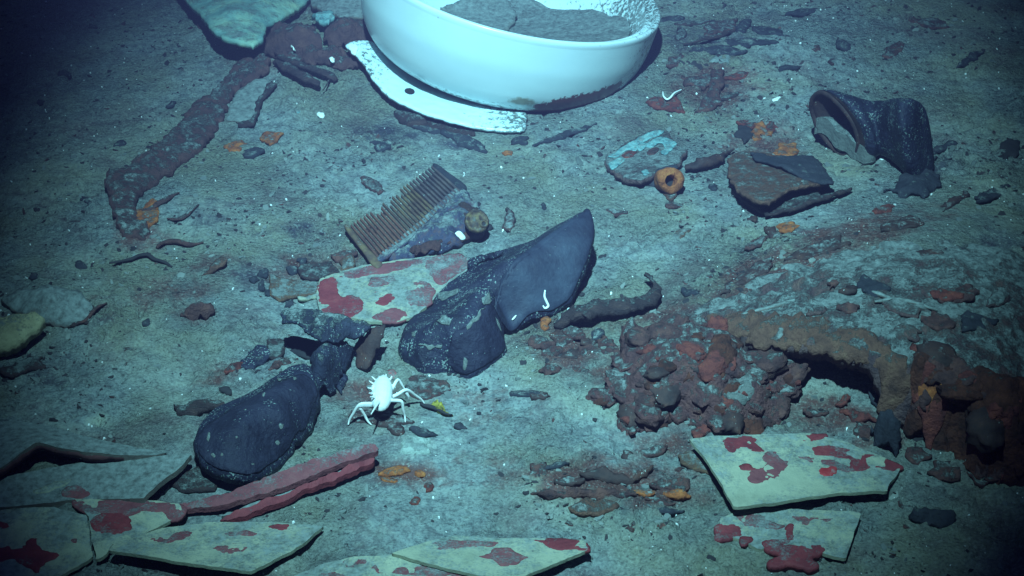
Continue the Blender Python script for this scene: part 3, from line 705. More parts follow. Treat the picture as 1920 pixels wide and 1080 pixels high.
tile('pale green-buff tile with pointed front corner, bottom left, shadow beneath',
     [(203, 1031, 2.0), (214, 1018, 1.8), (300, 991, 1.2), (400, 980, .9), (500, 977, .8), (606, 986, .9), (567, 1021, 1.5), (470, 1072, 2.0), (367, 1058, 2.2), (283, 1043, 2.2)], None,
     [('tile_red_dusty', [(280, 1012), (310, 1003), (345, 996), (357, 1000), (345, 1010), (312, 1018)]), ('tile_red_dusty', [(400, 1027), (430, 1018), (462, 1020), (468, 1030), (450, 1037), (420, 1035)]),
      ('tile_red', [(505, 987), (520, 981), (540, 983), (538, 992), (518, 995)]), ('tile_red_dusty', [(415, 1000), (450, 995), (480, 999), (460, 1006), (430, 1006)])])
tile('tile with a large red disc and red band, left of the pointed tile',
     [(140, 936, .9), (200, 934, 1.0), (277, 937, 1.2), (337, 946, 1.4), (342, 966, 1.3), (300, 986, 1.2), (258, 1009, 1.2), (208, 1022, 1.1), (200, 1040, 1.0), (181, 1050, 1.0), (172, 1010, 1.0), (166, 968, 1.0)], None,
     [('tile_red', (207, 981, 74, 40, 0)), ('tile_red_dusty', [(146, 940), (200, 937), (277, 940), (334, 948), (338, 964), (318, 976), (306, 972), (304, 965), (270, 960), (240, 966), (200, 964), (168, 962)])])
tile('dim buff tile with a dark red star in the bottom left corner',
     [(-40, 960, .6), (20, 955, .7), (100, 950, .8), (163, 966, .9), (174, 1044, .9), (130, 1070, .8), (90, 1095, .7), (-40, 1110, .5)], None,
     [('tile_red', [(-10, 1020), (35, 1026), (50, 1014), (66, 1012), (80, 1031), (115, 1040), (84, 1052), (68, 1070), (48, 1060), (25, 1050), (-10, 1052)]), ('tile_red', (6, 986, 26, 14, 10)), ('tile_red_dusty', (140, 1015, 14, 14, 0))])
e, t = tile('bent grey silted sheet with dark red front lip, far left',
            [(-60, 800, 1.5), (-10, 790, 1.6), (33, 788, 1.6), (100, 800, 1.5), (167, 820, 1.5), (240, 836, 1.4), (312, 848, 1.2), (293, 854, 1.6), (217, 853, 2.2), (163, 848, 2.6), (110, 838, 2.9), (70, 829, 3.1), (50, 842, 3.0), (0, 878, 2.6), (-60, 910, 2.2)], None, [],
            material='sheet_grey', edge=.008, name='bent_sheet', rounded=False, cat='sheet', group='bent silted sheets')
body('lip', [(302, 853, .05), (217, 851, .05), (163, 845, .05), (110, 834, .05), (70, 825, .05), (46, 840, .05), (-4, 876, .05), (-40, 896, 0), (-40, 903, -.3), (0, 884, -.3), (52, 847, -.3), (72, 835, -.3), (110, 843, -.3), (163, 853, -.3), (217, 857, -.3), (295, 857, -.3)],
     None, 'sheet_edge', e, surf=t, step=.004, edge=.006, thick=.008, rnd=.002, jag=.001)
e, t = tile('grey silted sheet with torn right edge, in front of the bent one',
            [(-60, 915, .8), (20, 892, .9), (120, 872, 1.0), (220, 862, 1.2), (300, 853, 1.6), (362, 850, 2.2), (338, 876, 2.2), (310, 898, 2.2), (268, 934, 2.0), (220, 935, 1.3), (140, 936, .9), (60, 946, .7), (-60, 955, .6)], [(180, 900, 1.2)],
            [('tile_red_dusty', [(120, 918), (140, 910), (158, 915), (168, 928), (140, 932), (118, 930)]), ('tile_beige', [(66, 918), (100, 905), (130, 897), (125, 905), (90, 920), (70, 923)])],
            material='sheet_grey', edge=.007, name='torn_sheet', rounded=False, cat='sheet', group='bent silted sheets')

# two bent red linoleum strips, one above the other
o, _ = body('linoleum_strip', [(335, 945, 1.2), (380, 935, 1.4), (432, 920, 1.7), (482, 902, 2.0), (532, 882, 2.3), (585, 862, 2.6), (640, 846, 2.8), (690, 832, 3.0), (706, 835, 3.0), (704, 845, 2.6), (642, 869, 2.3), (562, 901, 2.0), (482, 929, 1.7), (400, 949, 1.3), (345, 953, 1.1)], None,
     'tile_red_dusty', step=.003, edge=.007, thick=.007, rnd=0, jag=.0018, amp=.0014)
tag(o, 'upper of two bent red linoleum strips, below the left boot', 'linoleum strip', 'bent red strips')
o, _ = body('linoleum_strip', [(412, 974, .5), (450, 956, 1.0), (500, 937, 1.3), (560, 914, 1.5), (620, 888, 1.7), (680, 860, 1.9), (697, 856, 1.9), (697, 867, 1.5), (640, 893, 1.3), (560, 926, 1.1), (490, 955, .9), (425, 976, .5)], None,
     'tile_red', step=.003, edge=.007, thick=.007, rnd=0, jag=.0018, amp=.0014)
tag(o, 'lower and redder of two bent linoleum strips, shadow along its front', 'linoleum strip', 'bent red strips')
o, _ = body('strip_backing', [(415, 968, .4), (470, 945, .7), (540, 920, 1.0), (620, 886, 1.2), (695, 852, 1.3), (696, 859, 1.3), (620, 893, 1.2), (540, 926, 1.0), (470, 952, .7)], None, 'sheet_grey', step=.0034, edge=.004, thick=.004, rnd=0, jag=.001)
tag(o, 'thin grey silted layer between the two red linoleum strips', 'linoleum strip')

# ------------------------------------------------------------------ comb
comb = empty('hair_comb', G(770, 450), 'brown toothed hair comb with blue-stained spine, behind the middle boot', 'comb')
cA, cB, cC, cD = (np.array(p, float) for p in ((812, 310), (654, 424), (712, 492), (880, 372)))     # tip edge A-B, back edge C-D (picture points)
NT = 27
hA = {'tip': 1.5, 'back': 1.1}
def comb_pt(u, v, dh=0.0):                       # u along the teeth row, v from tips to back
    p = (cA * (1 - u) + cB * u) * (1 - v) + (cD * (1 - u) + cC * u) * v
    return (p[0], p[1], 1.0 + .5 * (1 - v) + .5 * (1 - u) + dh)
rt = random.Random(4)
for k in range(NT):
    u0, u1 = (k + .12) / NT, (k + .66) / NT
    v0 = 0.0 if u0 < .42 else (.02 + rt.uniform(0, .16) if u0 < .74 else rt.uniform(0, .05))
    if k in (11, 15): v0 += .12
    um = (u0 + u1) / 2; w0 = (u1 - u0) * .36
    top = loop3([comb_pt(um - w0, v0), comb_pt(um + w0, v0), comb_pt(u1, .45), comb_pt(u1, .90), comb_pt(u0, .90), comb_pt(u0, .45)])
    top[:, 2] += .0010 * np.array([0, 0, 1, 1, 1, 1])
    bot = top.copy(); bot[:, 2] -= .0032
    mid = (top[0] + top[1]) / 2
    rise = np.array([[0, 0, .0012]])
    ridge = np.array([(top[0] + top[1]) / 2, (top[2] + top[5]) / 2, (top[3] + top[4]) / 2]) + rise
    V = np.vstack([top, bot, ridge])
    F = [[0, 1, 2, 13, 12], [13, 2, 3, 14], [12, 13, 5, 0], [13, 14, 4, 5], [11, 10, 9, 8, 7, 6]] + [[(i + 1) % 6, i, i + 6, (i + 1) % 6 + 6] for i in range(6)]
    link('tooth', V, F, 'comb_grey' if k < 8 else 'comb_horn' if k < 17 else 'comb_red', comb, smooth=False)
V, F, ct = solid(loop3([comb_pt(0, .66), comb_pt(.25, .71), comb_pt(.5, .77), comb_pt(.75, .82), comb_pt(.98, .87), comb_pt(1.0, 1.0), comb_pt(.7, 1.0), comb_pt(.35, 1.0), comb_pt(0, 1.0)]), None, step=.003, edge=.004, thick=.005, rnd=.001, jag=.0004, amp=.0006, zoff=.0012)
link('spine', V, F, 'comb_spine', comb)
body('end_guard', [comb_pt(1.0, -.02, .1), comb_pt(1.035, -.02, .1), comb_pt(1.05, .5, .1), comb_pt(1.06, 1.02, .1), comb_pt(.98, 1.02, .1), comb_pt(1.0, .5, .1)], None, 'comb_horn', comb, step=.003, edge=.004, thick=.004, rnd=.001, jag=.0004, zoff=.0008)
body('end_guard', [comb_pt(-.035, .02, .1), comb_pt(.0, .0, .1), comb_pt(.005, .4, .1), comb_pt(.0, .75, .1), comb_pt(-.07, .75, .1), comb_pt(-.055, .4, .1)], None, 'flake_navy', comb, step=.003, edge=.004, thick=.004, rnd=.001, jag=.0004, zoff=.0006)
crust_mass = empty('crusted_lump', G(830, 450), 'blue-purple crusted lump fused to the comb spine', 'crust')
V, F, lt = solid(loop3([(850, 366, 1.8), (866, 357, 2.0), (886, 372, 2.0), (906, 392, 1.8), (917, 410, 1.4), (910, 430, 1.0), (880, 443, .9), (855, 460, .8), (820, 466, .8), (770, 478, .7), (735, 488, .6), (728, 470, 1.2), (765, 450, 1.8), (790, 425, 2.0), (815, 398, 2.1), (838, 378, 2.0)]),
                loop3([(860, 400, 2.8), (820, 430, 2.6), (780, 460, 2.0)]), step=.0026, edge=.006, thick=.012, rnd=.003, jag=.0030, amp=.0042, freq=48)
link('crust', V, F, 'comb_spine', crust_mass)
body('crust_patch', chip_outline(800, 462, 60, 18, -15, 12, .25, .12), None, 'rust_brown', crust_mass, surf=lt, step=.003, edge=.002, thick=.003, zoff=.001)
body('crust_patch', chip_outline(862, 446, 44, 14, -20, 12, .25, .12), None, 'rust_brown', crust_mass, surf=lt, step=.003, edge=.002, thick=.003, zoff=.001)
body('crust_patch', chip_outline(880, 395, 40, 26, 30, 12, .25, .12), None, 'leather_brown', crust_mass, surf=lt, step=.003, edge=.002, thick=.003, zoff=.001)
body('white_chip', [(853, 438, .3), (862, 433, .4), (873, 444, .3), (866, 448, .2), (860, 444, .2)], None, 'shell_white', crust_mass, surf=lt, step=.002, edge=.002, thick=.002, rnd=.0006, jag=.0004)
# round brass fitting
bc = G(893, 416, .030)
fit = empty('brass_fitting', G(893, 428), 'small round brass fitting with a hole, at the right end of the comb', 'fitting')
MF = Matrix.Translation(Vector(bc)) @ Matrix.Rotation(math.radians(38), 4, 'X') @ Matrix.Rotation(math.radians(14), 4, 'Y')
V, F = lathe([(.0004, -.002), (.0145, -.002), (.0160, .000), (.0160, .004), (.0148, .0056), (.0128, .0056), (.0120, .0046), (.0070, .0044), (.0058, .0052), (.0004, .0052)], 40, MF)
link('disc', V, F, 'brass', fit)
MF2 = MF @ Matrix.Translation((.0088, -.004, 0))
V, F = lathe([(.0026, .0046), (.0026, .0072), (.0040, .0078), (.0058, .0070), (.0060, .0046)], 24, MF2); boss = link('boss', V, F, 'brass', fit)
V, F = lathe([(.0001, .0058), (.0027, .0058)], 20, MF2); link('hole', V, F, 'fleck_dark', boss)

# ------------------------------------------------------------------ white crab (squat lobster): one fused body
cr = empty('crab', G(716, 772), 'small white crab with long thin legs between the two boots', 'crab')
parts = []
def add_tube(pix, radii, seg=10, per=4):
    P = catmull(np.array([G(p[0], p[1], p[2] * .01) for p in pix]), False, per)
    parts.append(tube(P, radii, seg, 0, 1, True))
c0 = G(716, 738, .030)
ax = G(718, 718, .034) - G(714, 760, .026); ax /= np.linalg.norm(ax)
sd = np.cross(ax, [0, 0, 1.0]); sd /= np.linalg.norm(sd); upc = np.cross(sd, ax)
V, F = [], []
prof = [(-1.0, .10), (-.92, .45), (-.75, .72), (-.5, .90), (-.2, 1.0), (.15, .98), (.45, .90), (.7, .74), (.88, .5), (1.0, .22), (1.12, .04)]
for (t, w) in prof:
    for k in range(18):
        a = 2 * math.pi * k / 18
        V.append(c0 + ax * t * .027 + sd * math.cos(a) * w * .0125 + upc * math.sin(a) * w * (.0105 if math.sin(a) > 0 else .007))
for i in range(len(prof) - 1):
    for k in range(18): F.append([i * 18 + k, i * 18 + (k + 1) % 18, (i + 1) * 18 + (k + 1) % 18, (i + 1) * 18 + k])
F += [list(range(18))[::-1], [(len(prof) - 1) * 18 + k for k in range(18)]]
parts.append((np.array(V), F))
LEG = [.0024, .0022, .0019, .0015, .0008]
add_tube([(708, 757, 2.4), (690, 757, 2.7), (674, 759, 2.7), (662, 776, 1.4), (655, 788, .5), (653, 797, .05)], LEG)
add_tube([(708, 760, 2.2), (690, 760, 2.5), (675, 762, 2.5), (684, 779, 1.1), (690, 790, .4), (697, 797, .05)], LEG)
add_tube([(726, 751, 2.4), (741, 751, 2.8), (753, 753, 2.7), (756, 768, 1.6), (759, 780, .7), (760, 793, .05)], LEG)
add_tube([(727, 742, 2.6), (737, 726, 3.2), (746, 712, 3.7), (754, 722, 2.9), (760, 732, 2.2)], LEG)
add_tube([(727, 748, 2.4), (745, 740, 2.6), (762, 731, 2.8), (778, 741, 1.5), (790, 749, .6), (796, 757, .05)], LEG)
add_tube([(758, 734, 2.5), (762, 742, 1.9), (760, 748, 1.3)], [.0018, .0014, .0008])
add_tube([(760, 735, 2.5), (766, 744, 1.8), (765, 753, 1.0)], [.0020, .0016, .0009])
add_tube([(714, 722, 3.3), (713, 713, 3.8), (710, 704, 4.4)], [.0018, .0012, .0005])
for (a, b) in (((705, 716), (701, 720)), ((724, 722), (729, 714)), ((720, 718), (722, 710)), ((708, 726), (700, 720)), ((706, 731), (698, 729)), ((706, 737), (699, 737)), ((706, 744), (700, 744)), ((708, 750), (702, 763)), ((711, 720), (704, 713))):
    add_tube([(a[0] + 3, a[1] + 2, 3.2), (b[0] + (b[0] - a[0]) * 1.1, b[1] + (b[1] - a[1]) * 1.1, 3.9)], [.0020, .0007], 8)
VV, FF = [], []
for (V, F) in parts:
    o0 = len(VV); VV += [tuple(v) for v in V]; FF += [[i + o0 for i in f] for f in F]
o = link('crab_body', VV, FF, 'crab_white', cr)
bm = bmesh.new(); bm.from_mesh(o.data); bmesh.ops.recalc_face_normals(bm, faces=bm.faces); bm.to_mesh(o.data); bm.free()
md = o.modifiers.new('fuse', 'REMESH'); md.mode = 'VOXEL'; md.voxel_size = .0008; md.use_smooth_shade = True
dg = bpy.context.evaluated_depsgraph_get(); nm = bpy.data.meshes.new_from_object(o.evaluated_get(dg))
o.modifiers.clear(); o.data = nm
nm.polygons.foreach_set('use_smooth', [True] * len(nm.polygons))

# ------------------------------------------------------------------ generic flat fragments and lumps
def frag(name, label, cat, outline, material, ctrl=None, group=None, **kw):
    k = dict(step=.0034, edge=.004, thick=.008, rnd=.0015, jag=.003, amp=.0014, freq=55, rounded=False); k.update(kw)
    k['jag'] = max(k['jag'], .0026)
    o, t = body(name, outline, ctrl, material, **k)
    return tag(o, label, cat, group)
def chip(name, label, cat, px, py, w, h, ang, material, hh=.5, group=None, j=.24, **kw):
    return frag(name, label, cat, chip_outline(px, py, w * 1.05, h * 1.1, ang, 10, j * 1.5, hh * .5 if hh < 1.5 else hh), material, None, group, **kw)

# green sheet at the top, raised on the silt
frag('patina_sheet', 'large green-blue corroded metal sheet, tilted, top left, hard shadow beneath', 'metal sheet',
     [(300, -60, 3.0), (350, 0, 4.0), (374, 22, 4.6), (400, 56, 5.2), (427, 72, 5.4), (473, 82, 5.4), (491, 72, 4.6), (500, 46, 3.2), (533, 30, 2.4), (573, 2, 2.0), (596, -30, 1.6), (560, -80, 1.6), (420, -110, 2.0)], 'patina', [(440, 20, 5.6), (500, 0, 4.2)],
     step=.006, edge=.008, thick=.010, jag=.002, amp=.0022, freq=26)
# long purple-brown plank
frag('plank', 'long purple-brown rotten plank running diagonally, left of the basin', 'plank',
     [(440, 118, 1.2), (460, 100, 1.6), (493, 98, 1.6), (507, 110, 1.4), (500, 133, 1.0), (477, 143, .8), (445, 163, .8), (424, 193, .8), (420, 217, .7), (400, 247, .7), (375, 277, .6), (333, 307, .6), (300, 333, .6), (268, 353, .6), (252, 380, .6), (262, 410, .5), (282, 420, .4),
      (270, 447, .3), (247, 440, .4), (230, 436, .6), (213, 400, 1.0), (203, 360, 1.4), (194, 335, 1.7), (200, 320, 1.9), (240, 306, 1.8), (283, 277, 1.7), (333, 233, 1.6), (360, 193, 1.6), (400, 166, 1.5)], 'plank_purple',
     [(470, 118, 1.7), (410, 195, 1.6), (360, 245, 1.6), (300, 300, 1.6), (230, 350, 1.8)], step=.004, edge=.010, thick=.02, jag=.005, amp=.0034, freq=40, rnd=.003)
frag('plank_shelf', 'thin dark broken shelf edge right of the long purple plank', 'wood',
     [(508, 150, .8), (517, 157, .9), (505, 172, .8), (490, 190, .8), (486, 208, .8), (478, 226, .8), (476, 232, .7), (447, 234, .7), (445, 228, .8), (470, 222, .8), (476, 205, .9), (480, 188, .9), (494, 170, .9), (500, 158, .8)], 'wood_dark', step=.003)
frag('silt_slab', 'pale silted slab between the long plank and its broken shelf edge', 'slab',
     [(448, 166, .5), (480, 146, .6), (508, 148, .7), (488, 186, .7), (474, 220, .7), (446, 228, .5), (426, 222, .4), (430, 195, .5)], 'sheet_grey', step=.004)
chip('orange_crust', 'orange crust at the lower end of the long plank', 'crust', 275, 405, 42, 60, 20, 'rust_orange', .7, amp=.003)
# debris heap between sheet and basin
frag('debris_slab', 'brown slab heaped between the green sheet and basin', 'slab',
     [(495, 95, .8), (500, 60, 2.2), (520, 42, 3.2), (560, 40, 3.4), (590, 50, 3.2), (604, 70, 2.4), (600, 88, 1.6), (560, 98, 1.0), (520, 105, .6)], 'plank_purple', [(545, 68, 3.2)], step=.004, edge=.008, thick=.02, amp=.006, freq=40, jag=.006, lump=lambda x, y: .010 * fbm(x, y, 22, 3, 4))
frag('debris_slab', 'dark brown slab against the left wall of the basin', 'slab',
     [(606, 70, 1.5), (612, 45, 2.6), (640, 32, 3.2), (680, 32, 3.2), (700, 50, 2.6), (700, 78, 1.2), (650, 82, 1.2), (620, 80, 1.2)], 'plank_purple', [(650, 55, 3.2)], step=.004, edge=.008, thick=.02, amp=.006, freq=40, jag=.006)
frag('debris_ledge', 'lumpy dark ledge with white shell bits, left of the flange', 'ledge',
     [(515, 98, 1.2), (560, 88, 1.6), (620, 86, 1.6), (660, 92, 1.4), (680, 118, 1.0), (672, 126, .6), (630, 124, .5), (590, 120, .5), (540, 112, .5)], 'plank_purple', [(600, 104, 1.8)], step=.0036, edge=.006, thick=.015, amp=.008, freq=50, jag=.006)
frag('pale_crust', 'pale turquoise crust on top of the heap beside the basin', 'crust',
     [(584, 24, 2.6), (600, 17, 3.0), (622, 18, 3.0), (628, 30, 2.8), (616, 39, 2.6), (598, 36, 2.6)], 'turquoise_paint', step=.003, amp=.004, edge=.008, thick=.012)
frag('grey_heap', 'grey silted heap at the top edge left of the basin', 'heap', [(580, -20, 2.0), (600, -40, 2.5), (690, -40, 2.5), (700, 0, 2.8), (690, 28, 2.2), (640, 30, 2.2), (600, 16, 2.0), (582, 4, 1.8)], 'sheet_grey', [(640, -10, 3.4)], step=.006, edge=.008, thick=.02, amp=.003)
rod('stick', [(516, 118, .8), (535, 124, 1.4), (560, 137, 1.6), (582, 150, 1.4), (600, 158, 1.0)], [.004, .007, .008, .007, .004], 'wood_dark', 'thick round dark stick pointing at the flange, below the ledge', 'stick')
rod('stick', [(522, 108, 1.0), (552, 118, 1.4), (590, 132, 1.4), (622, 143, 1.0), (630, 150, .6)], [.004, .0065, .007, .0065, .004], 'wood_dark', 'upper of two dark sticks lying below the ledge', 'stick')
rod('twig', [(618, 148, .8), (612, 160, .9), (606, 170, .5)], [.0015, .0012, .0008], 'wood_dark', 'tiny forked twig at the end of the dark sticks', 'twig')
for (x, y, w, h, a, lab) in ((548, 88, 8, 4, 50, 'tiny white shell on the ledge, left of two'), (623, 110, 10, 8, 40, 'tiny white shell on the ledge nearer the flange'), (1457, 184, 17, 7, -26, 'white oblong shell on bare silt left of the upper right boot'),
                           (1655, 295, 9, 5, 0, 'tiny white shell below the upper right boot'), (601, 214, 14, 8, 15, 'small pale shell on silt left of the flange')):
    chip('shell', lab, 'shell', x, y, w, h, a, 'shell_white', 1.9 if y in (88, 110) else .4, 'scattered white shells', j=.06, step=.0022, edge=.002, thick=.003, rnd=.0012, jag=.0002, amp=.0002)

# left of the comb: chips, sticks and cracks
chip('rust_chip', 'orange rust chip right of the long plank, left one of the pair', 'rust chip', 443, 272, 38, 22, 15, 'rust_orange', .6, 'orange chips by the plank', amp=.003)
chip('rust_chip', 'orange-red rust chip right of the long plank, right one of the pair', 'rust chip', 507, 255, 40, 22, -10, 'rust_orange', .6, 'orange chips by the plank', amp=.003)
chip('navy_chip', 'small blue-black chip beside the orange chips', 'chip', 474, 283, 34, 16, -15, 'flake_navy', .5)
rod('stick', [(262, 398, .1), (285, 388, .4), (310, 374, .4), (336, 361, .2)], [.002, .004, .004, .0015], 'plank_purple', 'dark stick rising right from the end of the long plank', 'stick')
rod('stick', [(314, 411, .1), (334, 410, .3), (350, 402, .3), (372, 384, .1)], [.0015, .003, .003, .001], 'plank_purple', 'curved dark stick right of the orange crust', 'stick')
rod('stick', [(294, 466, .1), (305, 455, .4), (325, 453, .4), (350, 457, .3), (382, 455, .1)], [.002, .004, .0045, .0035, .001], 'rust_brown', 'short brown crooked stick below the orange crust', 'stick')
rod('root', [(204, 493, .2), (235, 488, .35), (262, 480, .4), (278, 477, .5), (292, 486, .4), (312, 492, .2), (322, 499, .1)], [.0015, .0022, .003, .0026, .0015], 'fleck_dark', 'long thin dark root peaking like a roof, left side', 'root')
frag('rust_leaf', 'yellow-brown curled rust leaf left of the wood scraps', 'rust flake', [(378, 514, .2), (392, 498, .6), (412, 478, 1.2), (424, 481, 1.2), (420, 492, .9), (402, 505, .5), (388, 512, .2)], 'rust_lip', step=.003)
frag('rust_chip', 'red-brown broken rust lump standing alone left of the torn boot', 'rust lump', [(338, 590, .3), (348, 575, 1.2), (372, 565, 1.4), (395, 566, 1.2), (402, 582, .8), (385, 592, .4), (362, 598, .2)], 'rust_brown', [(372, 578, 1.5)], step=.003, amp=.003)
chip('dark_chip', 'small dark chip on silt below the lone rust lump', 'chip', 274, 603, 18, 12, -20, 'flake_navy', .4)
chip('dark_chip', 'small dark chip closest to the left side of the purple plank', 'chip', 320, 194, 16, 10, 0, 'flake_navy', .4)
# wood scraps left of the red disc tile
frag('wood_scrap', 'brown flat wood scrap touching the red disc tile', 'wood', [(506, 512, .8), (540, 522, .8), (580, 524, .8), (601, 525, .8), (600, 548, .7), (575, 552, .6), (545, 556, .5), (520, 560, .4), (504, 550, .4)], 'wood_brown', step=.003, group='wood scraps beside the tile')
frag('wood_scrap', 'dark purple wood scrap above the brown one, left of comb', 'wood', [(556, 500, .9), (578, 490, 1.0), (620, 488, 1.0), (640, 511, .9), (605, 523, .8), (580, 521, .7), (562, 514, .7)], 'wood_dark', step=.003, group='wood scraps beside the tile')
frag('wood_scrap', 'reddish wood splinter under the comb corner', 'wood', [(620, 476, .6), (640, 470, .8), (668, 463, .8), (672, 470, .6), (650, 482, .5), (632, 488, .4)], 'rust_brown', step=.003, group='wood scraps beside the tile')
frag('wood_scrap', 'buff wood scrap beside the comb corner', 'wood', [(636, 488, .6), (660, 474, .8), (668, 486, .7), (664, 500, .5), (640, 506, .4)], 'wood_brown', step=.003, group='wood scraps beside the tile')
frag('cream_splinter', 'small cream splinter in front of the brown wood scrap', 'wood', [(558, 556, .7), (580, 551, .8), (599, 547, .8), (598, 553, .7), (580, 558, .6), (560, 560, .6)], 'tile_beige', step=.003)
for i, (x, y, w, h, a, lab) in enumerate(((494, 511, 20, 16, 0, 'dark crumb at the upper left end of the wood scraps'), (490, 534, 16, 22, 20, 'dark crumb at the left end of the brown wood scrap'), (502, 547, 14, 10, 0, 'dark crumb under the left end of the wood scraps'), (476, 522, 18, 12, 0, 'dark crumb farthest left of the wood scraps'),
                                     (550, 503, 22, 12, -10, 'dark crumb between the two largest wood scraps'), (542, 566, 16, 12, -30, 'dark crumb in front of the brown wood scrap'), (566, 486, 16, 14, 0, 'dark crumb above the purple wood scrap'))):
    chip('wood_crumb', lab, 'wood crumb', x, y, w, h, a, 'flake_navy', .7, 'crumbs round the wood scraps', step=.0025, amp=.002)
# rubble behind the torn boot
for (x, y, w, h, a, m, lab) in ((478, 668, 60, 34, -25, 'leather', 'dark leather scrap behind the foot of the torn boot'), (518, 650, 50, 26, -15, 'wood_dark', 'dark scrap under the gaping boot collar'), (440, 685, 40, 14, -25, 'rust_red', 'red-brown sliver left of the dark leather scrap'),
                                (528, 678, 50, 12, -20, 'rust_brown', 'brown sliver on the rubble behind the torn boot'), (425, 728, 26, 14, 20, 'fleck_dark', 'small black scrap left of the torn boot foot'), (630, 700, 40, 50, -30, 'leather', 'dark leather scrap between torn boot and crab')):
    chip('leather_scrap' if m == 'leather' else 'scrap', lab, 'scrap', x, y, w, h, a, m, 1.0, 'scraps round the torn boot', amp=.003, step=.003)
frag('wood_stub', 'dark wooden stub pointing left beside the torn boot toe', 'wood', [(325, 757, 1.0), (365, 750, 1.2), (412, 745, 1.3), (422, 756, 1.0), (392, 764, .7), (370, 771, .4), (332, 774, .5)], 'wood_dark', step=.003, edge=.008, thick=.012)
frag('toe_shadow', 'dark slab lying under the toe of the torn boot', 'slab', [(312, 905, .4), (335, 885, .7), (372, 872, .8), (420, 890, .6), (400, 915, .4), (350, 922, .3)], 'wood_dark', step=.004)  # dark sheet in place of the shade below the raised toe
# round the crab
chip('red_fragment', 'small bright red linoleum scrap just behind the crab', 'linoleum scrap', 731, 703, 34, 20, -15, 'tile_red_bright', .5, j=.1)
chip('dark_flat', 'dark flat slab under and in front of the crab', 'slab', 712, 782, 95, 26, 5, 'leather_brown', .35)  # crab's cast shadow, laid on the silt as a dark flat patch
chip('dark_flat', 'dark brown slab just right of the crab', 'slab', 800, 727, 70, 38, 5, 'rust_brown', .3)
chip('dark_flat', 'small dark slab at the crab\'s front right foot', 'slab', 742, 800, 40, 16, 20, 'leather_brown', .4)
frag('yellow_sponge', 'small yellow-green tuft on silt right of the crab', 'sponge', [(806, 754, .5), (814, 749, 1.0), (828, 756, 1.0), (843, 768, .6), (850, 776, .3), (838, 775, .3), (822, 768, .4)], 'sponge_yellow', step=.002, amp=.004, freq=90)
rod('twig', [(788, 758, .2), (802, 762, .3), (820, 768, .3), (836, 776, .4), (848, 778, .2)], [.0015, .0024, .0026, .002, .001], 'fleck_dark', 'short dark twig under the yellow-green tuft', 'twig')
chip('pale_stone', 'pale rounded stone in front of the crab', 'stone', 777, 829, 60, 30, -5, 'stone_pale', 1.2, step=.003, edge=.008, thick=.02, rnd=.008, j=.14)
chip('dark_chip', 'dark curled chip between crab and pale stone', 'chip', 790, 806, 46, 14, 10, 'flake_navy', .6)
chip('dark_chip', 'small dark chip right of the pale stone', 'chip', 862, 797, 22, 13, 15, 'flake_navy', .6)
for (x, y, w, h, a, m, lab) in ((738, 880, 62, 16, -5, 'rust_orange', 'orange rust flake at the end of the red strips'), (730, 898, 30, 12, 10, 'rust_orange', 'small orange flake below the larger orange flake'), (804, 910, 18, 14, 0, 'rust_red', 'small red-brown crumb right of the orange flakes'), (778, 934, 14, 16, 0, 'rust_red', 'small red-brown crumb below the orange flakes'), (790, 888, 24, 8, 0, 'rust_orange', 'thin orange flake right of the red strips')):
    chip('rust_flake', lab, 'rust flake', x, y, w, h, a, m, .3, 'orange flakes by the strips', step=.0028)
# stick and rubble right of the middle boot
rod('driftwood_stick', [(1219, 513, 1.2), (1230, 540, 1.2), (1222, 556, 1.2), (1196, 570, 1.2), (1160, 577, 1.4), (1120, 582, 1.8), (1085, 586, 2.0), (1056, 596, 1.4), (1048, 604, .6)], [.003, .006, .008, .009, .009, .011, .012, .010, .005], 'wood_dark', 'crooked dark stick hooked upward, right of the middle boot', 'stick', wob=.3)
chip('orange_crumb', 'orange crumb under the pinched waist of the middle boot', 'crumb', 1022, 603, 20, 18, 0, 'rust_orange', .8)
rr = random.Random(21)
RUB = [(1045, 625), (1075, 618), (1102, 640), (1040, 655), (1068, 662), (1120, 622), (1090, 690), (1030, 690), (1058, 636), (1112, 660), (1148, 660), (1152, 680), (1136, 640), (1020, 640)]
RLAB = ['just below the bulge of the crooked stick', 'under the middle of the crooked stick', 'rightmost under the crooked stick', 'nearest the boot waist, second row', 'in the middle of the rubble patch', 'small, under the hook side of the stick', 'lowest right of the rubble patch', 'lowest left of the rubble patch',
        'tucked against the stick bulge', 'right of the rubble patch centre', 'touching the concretion\'s left flank', 'lowest touching the concretion\'s left flank', 'between stick and concretion', 'closest to the middle boot']
for (x, y), lab in zip(RUB, RLAB):
    chip('rubble_piece', 'rusty rubble piece, ' + lab, 'rubble', x, y, rr.uniform(24, 46), rr.uniform(14, 24), rr.uniform(-30, 30), rr.choice(['rust_brown', 'rust_brown', 'flake_navy', 'leather_brown']), rr.uniform(.5, 1.0), 'rubble by the crooked stick', amp=.004, step=.003)

# ------------------------------------------------------------------ rust concretion: nodules grown on a silted core
con = empty('rust_concretion', G(1300, 760), 'knobbly red-brown rust concretion of many nodules, right of centre', 'concretion')
c_out = [(1096, 738, .3), (1124, 724, .9), (1144, 706, 1.2), (1160, 687, 1.6), (1165, 655, 2.4), (1180, 628, 3.2), (1200, 613, 3.6), (1228, 622, 3.8), (1248, 604, 3.8), (1268, 586, 3.8), (1284, 598, 4.0), (1313, 609, 4.2), (1345, 612, 4.2), (1372, 624, 4.4), (1395, 650, 4.0), (1430, 668, 3.4), (1470, 668, 3.2), (1500, 690, 2.4),
         (1484, 726, 1.4), (1466, 760, .8), (1466, 786, .4), (1443, 788, .4), (1401, 804, .3), (1325, 815, .3), (1306, 798, .4), (1261, 777, .5), (1246, 793, .3), (1191, 803, .2), (1157, 796, .2), (1160, 764, .4), (1116, 754, .2)]
